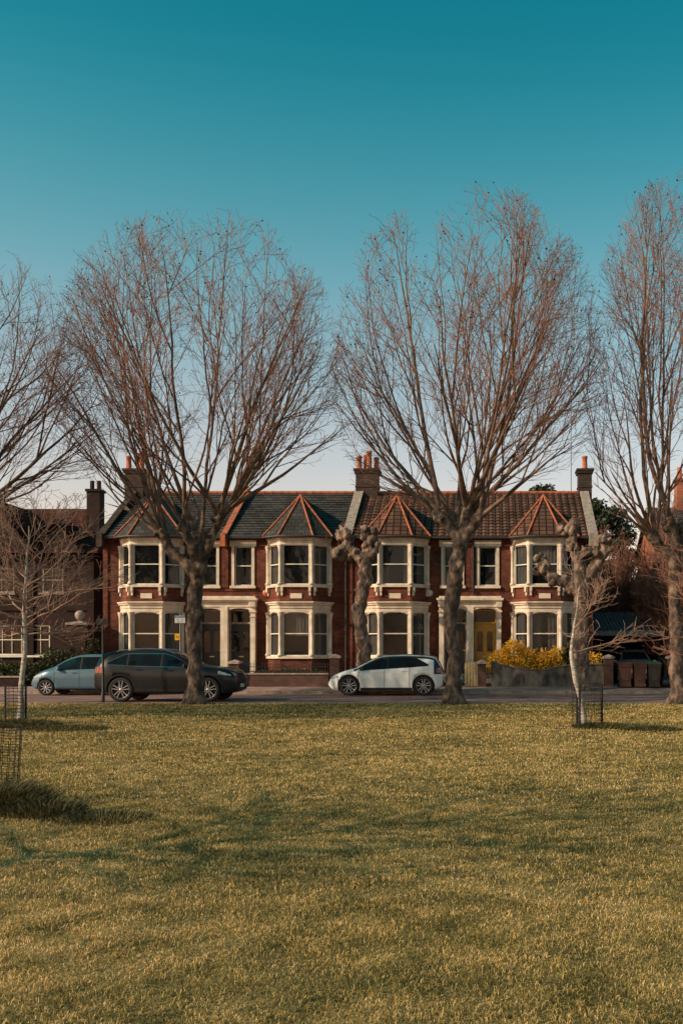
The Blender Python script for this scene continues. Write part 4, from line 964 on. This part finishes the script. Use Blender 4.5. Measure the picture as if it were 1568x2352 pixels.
def car(loc,rot,S,pm,label,wx,wr,spec):
    e=thing('parked_car',loc,label,'car','cars parked along the kerb',rot)
    n=64; V=[];F=[]
    xs=[-S.L/2+S.L*(0.5-0.5*math.cos(math.pi*i/n)) for i in range(n+1)]
    for x in xs:
        r=S.ring(x); full=r+[(-y,z) for y,z in r[-2:0:-1]]; V+=[(x,y,z) for y,z in full]
    m=22
    for i in range(n):
        for k in range(m): F.append((i*m+k,i*m+(k+1)%m,(i+1)*m+(k+1)%m,(i+1)*m+k))
    F+=[tuple(range(m-1,-1,-1)),tuple(n*m+k for k in range(m))]
    mb=MB(); mb.add(V,F,0,True); body=mb.build('body',[pm,PLASTIC],e)
    ct=MB()
    for x in wx:
        for sd in (-1,1):
            rr=wr+.045; a=sd*(S.W/2-.27);b=sd*(S.W/2+.2); nn=28
            P=[(x+rr*math.cos(2*math.pi*k/nn),wr+rr*math.sin(2*math.pi*k/nn)) for k in range(nn)]; ct.prism(P,min(a,b),max(a,b),1)
    cut=ct.build('cutter',[pm,PLASTIC],e)
    md=body.modifiers.new('b','BOOLEAN'); md.object=cut; md.operation='DIFFERENCE'; md.solver='EXACT'
    bpy.context.view_layer.update(); dg=bpy.context.evaluated_depsgraph_get()
    me=bpy.data.meshes.new_from_object(body.evaluated_get(dg)); body.modifiers.clear(); body.data=me; bpy.data.objects.remove(cut)
    for x in wx:
        for sd in (-1,1): wheel(e,x,sd*(S.W/2-.12),wr,sd,spec.get('spokes',5))
    tr=MB()
    for sd in (-1,1):
        S.side(tr,min(wx)+wr+.05,max(wx)-wr-.05,lambda x:S.bot(x)+.015,lambda x:S.bot(x)+spec.get('clad',.12),sd,off=.008)
        for x in spec['seams']: S.side(tr,x-.007,x+.007,.32,lambda xx:S.belt(xx)-.0,sd,n=1,rows=8,off=.004)
        if spec.get('arch'):
            for x in wx:
                V=[];F=[]; nn=22
                for k in range(nn+1):
                    a=R(-8+196*k/nn)
                    for rr in (wr+.047,wr+.09):
                        px=x+rr*math.cos(a);pz=wr+rr*math.sin(a); V.append((px,sd*(S.sy(px,pz)+.01),pz))
                for k in range(nn): F.append((2*k,2*k+2,2*k+3,2*k+1))
                tr.add(V,F,0,True)
    S.end(tr,-S.W*.36,S.W*.36,S.bot(S.L/2-.02)+.02,S.bot(S.L/2)+.14,1); S.end(tr,-S.W*.36,S.W*.36,S.bot(-S.L/2+.02)+.02,S.bot(-S.L/2)+.14,-1)
    tr.build('body_trim',PLASTIC,e)
    for sd in (-1,1):
        for (xa,xb) in spec['wins']:
            mb=MB(); S.side(mb,xa,xb,lambda x:S.belt(x)+.025,spec['wtop'],sd,off=.007); mb.build('side_window',CGLASS,e)
        xa=min(w[0] for w in spec['wins']);xb=max(w[1] for w in spec['wins'])
        if spec.get('chromeline'):
            mb=MB()
            S.side(mb,xa,xb,lambda x:S.belt(x)+.005,lambda x:S.belt(x)+.022,sd,rows=1,off=.011,n=20); S.side(mb,xa,xb,lambda x:spec['wtop'](x)+.002,lambda x:spec['wtop'](x)+.016,sd,rows=1,off=.011,n=20)
            mb.build('window_trim',CHROME,e)
        mb=MB(); S.side(mb,xa,xb,lambda x:S.belt(x)+.02,lambda x:spec['wtop'](x)+.012,sd,off=.004,n=24); mb.build('window_pillar',PLASTIC,e)
        for hx in spec['handles']:
            mb=MB()
            z=S.belt(hx)-.09; y=S.sy(hx,z); a,b=sorted((sd*(y+.004),sd*(y+.035))); mb.box(hx-.09,hx+.09,a,b,z-.014,z+.014)
            mb.build('door_handle',spec.get('hm',pm),e)
        mb=MB(); mx=spec['mirror']; z=S.belt(mx)+.08; y=S.sy(mx,z); mb.ball((mx,sd*(y+.12),z),.1,0,12,8,(.75,1.05,.75)); mb.box(mx-.03,mx+.03,*sorted((sd*(y-.02),sd*(y+.1))),z-.07,z-.03,0); mb.build('wing_mirror',spec.get('mm',pm),e)
        mb=MB(); a,b,c,d=spec['head']; S.side(mb,a,b,lambda x:c+(d-c)*.35*(1-(x-a)/(b-a)),lambda x:min(d,S.belt(x)-.005),sd,off=.01); 
        S.end(mb,sd*S.W*spec.get('hy0',.27),sd*S.W*.41,c,d-.02,1,off=.012); mb.build('headlight',HEADL,e)
        mb=MB(); a,b,c,d=spec['tail']; S.side(mb,a,b,c,lambda x:min(d,S.belt(x)+spec.get('tup',0)),sd,off=.01); S.end(mb,sd*S.W*.27,sd*S.W*.42,c,d-.02,-1,off=.012); mb.build('tail_light',TAILL,e)
    mb=MB(); S.topp(mb,*spec['ws'],.93); mb.build('windscreen',CGLASS,e)
    mb=MB(); S.topp(mb,*spec['rw'],.86); mb.build('rear_window',CGLASS,e)
    if spec.get('blackroof'):
        mb=MB(); S.topp(mb,spec['rw'][1]-.15,spec['ws'][0]-.0,1.0,n=14,off=.008); 
        for sd in (-1,1):
            S.side(mb,-1.85,1.15,lambda x:max(S.belt(x)+.02,S.top(x)-.135),lambda x:S.ring(x)[8][1],sd,off=.0095,n=26)
            S.side(mb,-2.08,-1.8,lambda x:.8,lambda x:S.ring(x)[8][1],sd,off=.0075,n=6)
        S.end(mb,-.62,.62,.78,1.12,-1,off=.01)
        mb.build('roof_panel',BLACKP,e)
    g=spec['grille']; mb=MB(); S.end(mb,-g[0],g[0],g[1],g[2],1,off=.014); mb.build('grille',PLASTIC,e)
    mb=MB(); z=spec['plate']; S.end(mb,-.26,.26,z,z+.11,1,n=4,rows=2,off=.022); mb.build('number_plate',PLATE,e)
    mb=MB(); S.end(mb,-.26,.26,z+.15,z+.26,-1,n=4,rows=2,off=.022); mb.build('number_plate',PLATEY,e)
    if spec.get('rails'):
        for sd in (-1,1):
            mb=MB(); P=[]
            for i in range(12):
                x=-1.6+i*.17; P.append((x,sd*(S.ring(x)[8][0]-.06),S.tz(x,S.ring(x)[8][0]-.06)+(.045 if 0<i<11 else .0)))
            mb.tube(P,.014,6)
            mb.build('roof_rail',CHROME,e)
    return e
S1=CarShape(4.24,1.8,[(-2.12,.8),(-2.1,1.02),(-2.02,1.16),(-1.93,1.32),(-1.83,1.46),(-1.5,1.51),(-.7,1.54),(0,1.51),(.42,1.41),(1.15,1.02),(1.5,.93),(1.9,.79),(2.07,.62),(2.12,.48)],
  [(-2.12,.93),(-1.8,1.1),(-1,1.03),(.8,.92),(1.3,.86),(1.8,.74),(2.12,.58)],[(-2.12,.42),(-1.98,.26),(-1.4,.17),(1.5,.17),(1.95,.2),(2.12,.34)],tk=.3,ta=.7)
WPAINT=paint('white_car_paint',(.78,.78,.77),0,.4,.35,.4)
car((-3.8,37.62,0),math.pi,S1,WPAINT,'white electric hatchback with black roof parked at the kerb',(1.33,-1.42),.37,
  dict(seams=[.98,.02,-.9],wins=[(-1.6,-1.2),(-1.17,-.13),(-.07,.95)],wtop=lambda x:min(S1.top(x)-.10,1.41)-max(0,(-x-1.1))*.5,handles=[-.72,.2],mirror=.82,head=(1.72,2.02,.62,.74),tail=(-2.09,-1.9,.86,1.0),
       ws=(.4,1.1),rw=(-2.0,-1.8),grille=(.6,.28,.42),plate=.42,blackroof=True,clad=.13,spokes=5,mm=BLACKP,hy0=.26))
S2=CarShape(4.54,1.88,[(-2.27,.92),(-2.25,1.18),(-2.19,1.38),(-2.08,1.54),(-1.8,1.63),(-.7,1.71),(-.1,1.68),(.28,1.58),(.92,1.22),(1.15,1.165),(1.85,1.1),(2.18,1.0),(2.27,.76)],
  [(-2.27,1.1),(-1.8,1.19),(-1,1.14),(1.0,1.09),(1.8,1.0),(2.27,.84)],[(-2.27,.44),(-2.16,.32),(-1.5,.26),(1.5,.26),(2.08,.28),(2.27,.38)],tk=.18,ta=.55)
GPAINT=paint('dark_grey_car_paint',(.009,.01,.012),0,.25,.4,.3)
car((-10.36,32.75,0),0,S2,GPAINT,'dark grey sport utility car with roof rails parked at the kerb',(1.4,-1.38),.4,
  dict(seams=[.95,-.05,-.98],wins=[(-1.8,-1.2),(-1.15,-.12),(-.06,.76)],wtop=lambda x:min(S2.top(x)-.12,1.54)-max(0,(-x-1.25))*.45,handles=[-.78,.2],mirror=.7,head=(1.74,2.14,.84,1.0),tail=(-2.24,-1.9,.94,1.14),
       ws=(.25,.9),rw=(-2.22,-2.02),grille=(.45,.44,.92),plate=.46,rails=True,chromeline=True,arch=True,clad=.18,spokes=5,hy0=.26))
S3=CarShape(3.7,1.64,[(-1.85,.75),(-1.8,1.05),(-1.7,1.25),(-1.48,1.44),(-1.1,1.52),(-.4,1.55),(.1,1.51),(.5,1.38),(1.02,1.05),(1.3,.96),(1.6,.83),(1.78,.64),(1.85,.48)],
  [(-1.85,.93),(-1.4,1.0),(0,.95),(1.1,.9),(1.5,.78),(1.85,.6)],[(-1.85,.4),(-1.75,.28),(-1.2,.2),(1.3,.2),(1.7,.24),(1.85,.36)],tk=.36,ta=.8)
BPAINT=paint('blue_grey_car_paint',(.085,.155,.21),.2,.4)
sp3=dict(seams=[.88,-.05,-.95],wins=[(-1.35,-.98),(-.92,-.12),(-.06,.8)],wtop=lambda x:min(S3.top(x)-.09,1.43)-max(0,(-x-.85))*.3,handles=[-.75,.15],mirror=.7,head=(1.35,1.66,.66,.82),tail=(-1.78,-1.6,.86,1.12),tup=.15,
       ws=(.42,1.0),rw=(-1.74,-1.5),grille=(.3,.36,.5),plate=.4,clad=.06,spokes=9,hy0=.26)
car((-15.2,37.75,0),math.pi,S3,BPAINT,'small rounded blue grey hatchback parked at the kerb',(1.2,-1.23),.3,sp3)
c4=car((6.45,44.6,.245),-math.pi/2,S3,paint('silver_car_paint',(.25,.24,.22),.3),'small silver car parked inside the dark carport',(1.2,-1.23),.3,sp3)
c4['group']='cars parked off the road'

# ------------------------------------------------------------------ bins, bag, signs, posts
def bin_(x,y,z,bm_,lid,label):
    e=thing('wheelie_bin',(x,y,z),label,'bin','wheelie bins on the pavement')
    mb=MB(); V=[(-.2,-.22,.06),(.2,-.22,.06),(.2,.24,.06),(-.2,.24,.06),(-.25,-.3,.94),(.25,-.3,.94),(.25,.3,.94),(-.25,.3,.94)]
    mb.add(V,[(0,3,2,1),(0,1,5,4),(1,2,6,5),(2,3,7,6),(3,0,4,7),(4,5,6,7)]); mb.box(-.26,.26,-.33,-.3,.86,.94); mb.box(-.27,.27,-.31,.31,.93,.96); mb.box(-.12,.12,-.275,-.25,.3,.6); mb.build('body',bm_,e)
    mb=MB(); mb.add([(-.28,-.35,.965),(.28,-.35,.965),(.28,.32,1.0),(-.28,.32,1.0),(-.24,-.28,1.02),(.24,-.28,1.02),(.24,.26,1.07),(-.24,.26,1.07)],[(0,3,2,1),(4,5,6,7),(0,1,5,4),(1,2,6,5),(2,3,7,6),(3,0,4,7)]); mb.tube([(-.22,.36,.98),(.22,.36,.98)],.018,6); mb.build('lid',lid,e)
    for sx in (-1,1):
        mb=MB(); mb.lathe([(0,-.03),(.1,-.03),(.1,.03),(0,.03)],(0,0,0),'y',14); w=mb.build('wheel',TYRE,e); w.location=(sx*.22,.26,.1); w.rotation_euler=(0,0,math.pi/2)
BB=simple('brown_bin_plastic',(.11,.045,.03),(.09,.036,.025),rough=.55); GB=simple('green_lid_plastic',(.05,.09,.04),rough=.5); BK=simple('dark_bin_plastic',(.05,.035,.03),rough=.55)
bin_(5.45,39.75,.19,BB,BB,'brown wheelie bin standing on the pavement'); bin_(6.03,39.78,.19,BB,BB,'brown wheelie bin beside another bin'); bin_(6.6,39.75,.19,BK,GB,'dark wheelie bin with green lid')
mb=MB(); mb.ball((0,0,.22),.27,0,16,10,(1.1,.9,.9)); mb.ball((.1,0,.5),.1,0,10,6,(.6,.6,1)); mb.ball((.25,.1,.15),.2,0,12,8)
o=mb.build('rubbish_bag',simple('bag_plastic',(.02,.02,.022),rough=.3,bump=.8,bscale=12)); o.location=(7.12,39.85,.2); tag(o,'knotted black rubbish bag beside the bins','rubbish bag')

BLUE=simple('sign_blue',(.03,.12,.35),rough=.4); SW=simple('sign_white',(.65,.65,.62),rough=.4); SY=simple('sign_yellow',(.75,.42,.03),rough=.4); GALV=simple('galvanised_steel',(.22,.22,.22),(.16,.16,.16),rough=.5,metal=.6)
def text(s,size,mat,par,loc,name='lettering'):
    cu=bpy.data.curves.new(name,'FONT'); cu.body=s; cu.size=size; cu.align_x='CENTER'; cu.align_y='CENTER'; cu.extrude=.002
    t=bpy.data.objects.new('tmp',cu); COL.objects.link(t); bpy.context.view_layer.update(); dg=bpy.context.evaluated_depsgraph_get()
    me=bpy.data.meshes.new_from_object(t.evaluated_get(dg)); bpy.data.objects.remove(t); me.materials.clear(); me.materials.append(mat)
    o=bpy.data.objects.new(name,me); COL.objects.link(o); o.parent=par; o.location=loc; o.rotation_euler=(math.pi/2,0,0); return o
e=thing('parking_sign',(-12.0,38.9,.14),'blue and white parking sign with yellow plate on post','sign')
mb=MB(); mb.tube([(0,0,0),(0,0,2.95)],.035,10); mb.build('post',GALV,e)
mb=MB(); mb.box(-.2,.2,-.06,-.045,2.62,2.9,0); mb.box(-.19,.19,-.064,-.0605,2.82,2.89,1); pl=mb.build('sign_plate',[SW,BLUE],e)
text('P',.075,SW,pl,(-.12,-.068,2.855)); text('Permit holders',.04,SW,pl,(.04,-.068,2.855)); text('Mon - Fri',.07,BLUE,pl,(0,-.064,2.755)); text('10 am - 12',.055,BLUE,pl,(0,-.064,2.675))
mb=MB(); mb.box(-.2,.0,-.06,-.045,1.95,2.2); p2=mb.build('sign_plate',SY,e); text('H',.16,BLACKP,p2,(-.1,-.064,2.07))
e=thing('street_post',(-11.95,30.95,.02),'slim black post with a small dark sign plate','post')
mb=MB(); mb.tube([(0,0,0),(0,0,.3),(0,0,.32),(0,0,2.62)],[.055,.055,.038,.035],10); mb.build('post',IRON,e)
mb=MB(); mb.box(-.19,.14,-.05,-.036,2.42,2.62); mb.box(-.17,.12,-.034,.034,2.5,2.53); mb.build('sign_plate',PLASTIC,e)
mb=MB(); mb.tube([(0,0,0),(0,0,14.4)],[.03,.02],6); mb.tube([(-.5,0,13.8),(.5,0,13.8)],.01,4)
for k in range(6): mb.tube([(-.45+k*.18,-.25,13.8),(-.45+k*.18,.25,13.8)],.006,4)
o=mb.build('antenna_mast',GALV); o.location=(4.25,51,.2); tag(o,'thin tall aerial mast behind the end house','antenna')
# ------------------------------------------------------------------ tree guards
WIRE=simple('guard_wire',(.03,.028,.026),(.02,.018,.016),rough=.6,metal=.4)
def guard(x,y,z,r,h,lean,label,posts=2,nv=14,nh=12,wr=.0045,rot=0):
    e=thing('tree_guard',(x,y,z),label,'tree guard','wire mesh tree guards'); e.rotation_euler=(lean[1],lean[0],rot)
    mb=MB()
    for i in range(nv):
        a=2*math.pi*i/nv; mb.tube([(r*math.cos(a),r*math.sin(a),0),(r*math.cos(a)*1.01,r*math.sin(a),h)],wr,4)
    for j in range(nh+1):
        zz=h*j/nh; mb.tube([(r*math.cos(2*math.pi*k/18),r*math.sin(2*math.pi*k/18),zz+.006*math.sin(k)) for k in range(19)],wr,4,caps=False)
    mb.build('mesh_cage',WIRE,e)
    for i in range(posts):
        mb=MB()
        a=math.pi*2*i/posts; mb.tube([(r*1.08*math.cos(a),r*1.08*math.sin(a),0),(r*1.08*math.cos(a),r*1.08*math.sin(a),h*.98)],.022,6)
        mb.build('stake',PLASTIC,e)
guard(-9.95,21.0,.02,.2,.85,(0,0),'black wire guard around the pale young tree',2)
guard(2.02,20.5,.02,.3,.9,(0,0),'black wire guard with stakes around the young tree',3)
guard(-4.86,9.9,.02,.17,.78,(.06,0),'leaning black wire guard standing in tall grass',0,16,14,.0035)

# ------------------------------------------------------------------ light, sky, camera
sun_az_vec=Vector((-.88,-.47,0)).normalized(); EL=R(30)
sd=Vector((sun_az_vec.x*math.cos(EL),sun_az_vec.y*math.cos(EL),math.sin(EL)))
sl=bpy.data.lights.new('sun','SUN'); sl.energy=5.0; sl.angle=R(.5); sl.color=(1,.76,.54)
so=bpy.data.objects.new('sun',sl); COL.objects.link(so); so.rotation_euler=sd.to_track_quat('Z','Y').to_euler(); so.location=(-20,0,30)
w=bpy.data.worlds.new('World'); scene.world=w; w.use_nodes=True; nt=w.node_tree; N=nt.nodes; Lk=nt.links
bg=N['Background']; bg.inputs['Strength'].default_value=.15
sky=N.new('ShaderNodeTexSky'); sky.sky_type='NISHITA'; sky.sun_disc=False; sky.sun_elevation=EL; sky.sun_rotation=math.atan2(sd.x,sd.y)%(2*math.pi)
sky.air_density=1.0; sky.dust_density=1.2; sky.ozone_density=1.0
tc=N.new('ShaderNodeTexCoord'); sp=N.new('ShaderNodeSeparateXYZ'); Lk.new(tc.outputs['Generated'],sp.inputs[0])
cr=N.new('ShaderNodeValToRGB'); cr.color_ramp.interpolation='B_SPLINE'; el=cr.color_ramp.elements
el[0].position=0; el[0].color=(.32,.2,.15,1); el[1].position=.62; el[1].color=(.001,.145,.122,1)
for p,c in ((.1,(.34,.22,.165)),(.2,(.33,.24,.185)),(.3,(.21,.24,.183)),(.4,(.085,.22,.168)),(.5,(.012,.185,.147))):
    q=el.new(p); q.color=(*c,1)
Lk.new(sp.outputs[2],cr.inputs['Fac'])
sc=N.new('ShaderNodeVectorMath'); sc.operation='SCALE'; sc.inputs['Scale'].default_value=5; Lk.new(cr.outputs['Color'],sc.inputs[0])
mx=N.new('ShaderNodeVectorMath'); mx.operation='MULTIPLY'; Lk.new(sky.outputs[0],mx.inputs[0]); Lk.new(sc.outputs[0],mx.inputs[1]); Lk.new(mx.outputs[0],bg.inputs['Color'])

cam=bpy.data.cameras.new('camera'); co=bpy.data.objects.new('camera',cam); COL.objects.link(co)
cam.sensor_fit='VERTICAL'; cam.sensor_height=36; cam.sensor_width=24; cam.lens=35
cam.shift_y=329/2352; cam.shift_x=-336/2352; cam.clip_end=5000; cam.clip_start=.1
co.location=(0,0,1.5); co.rotation_euler=(math.pi/2,0,0); scene.camera=co
scene.view_settings.view_transform='Standard'; scene.view_settings.look='None'; scene.view_settings.exposure=0
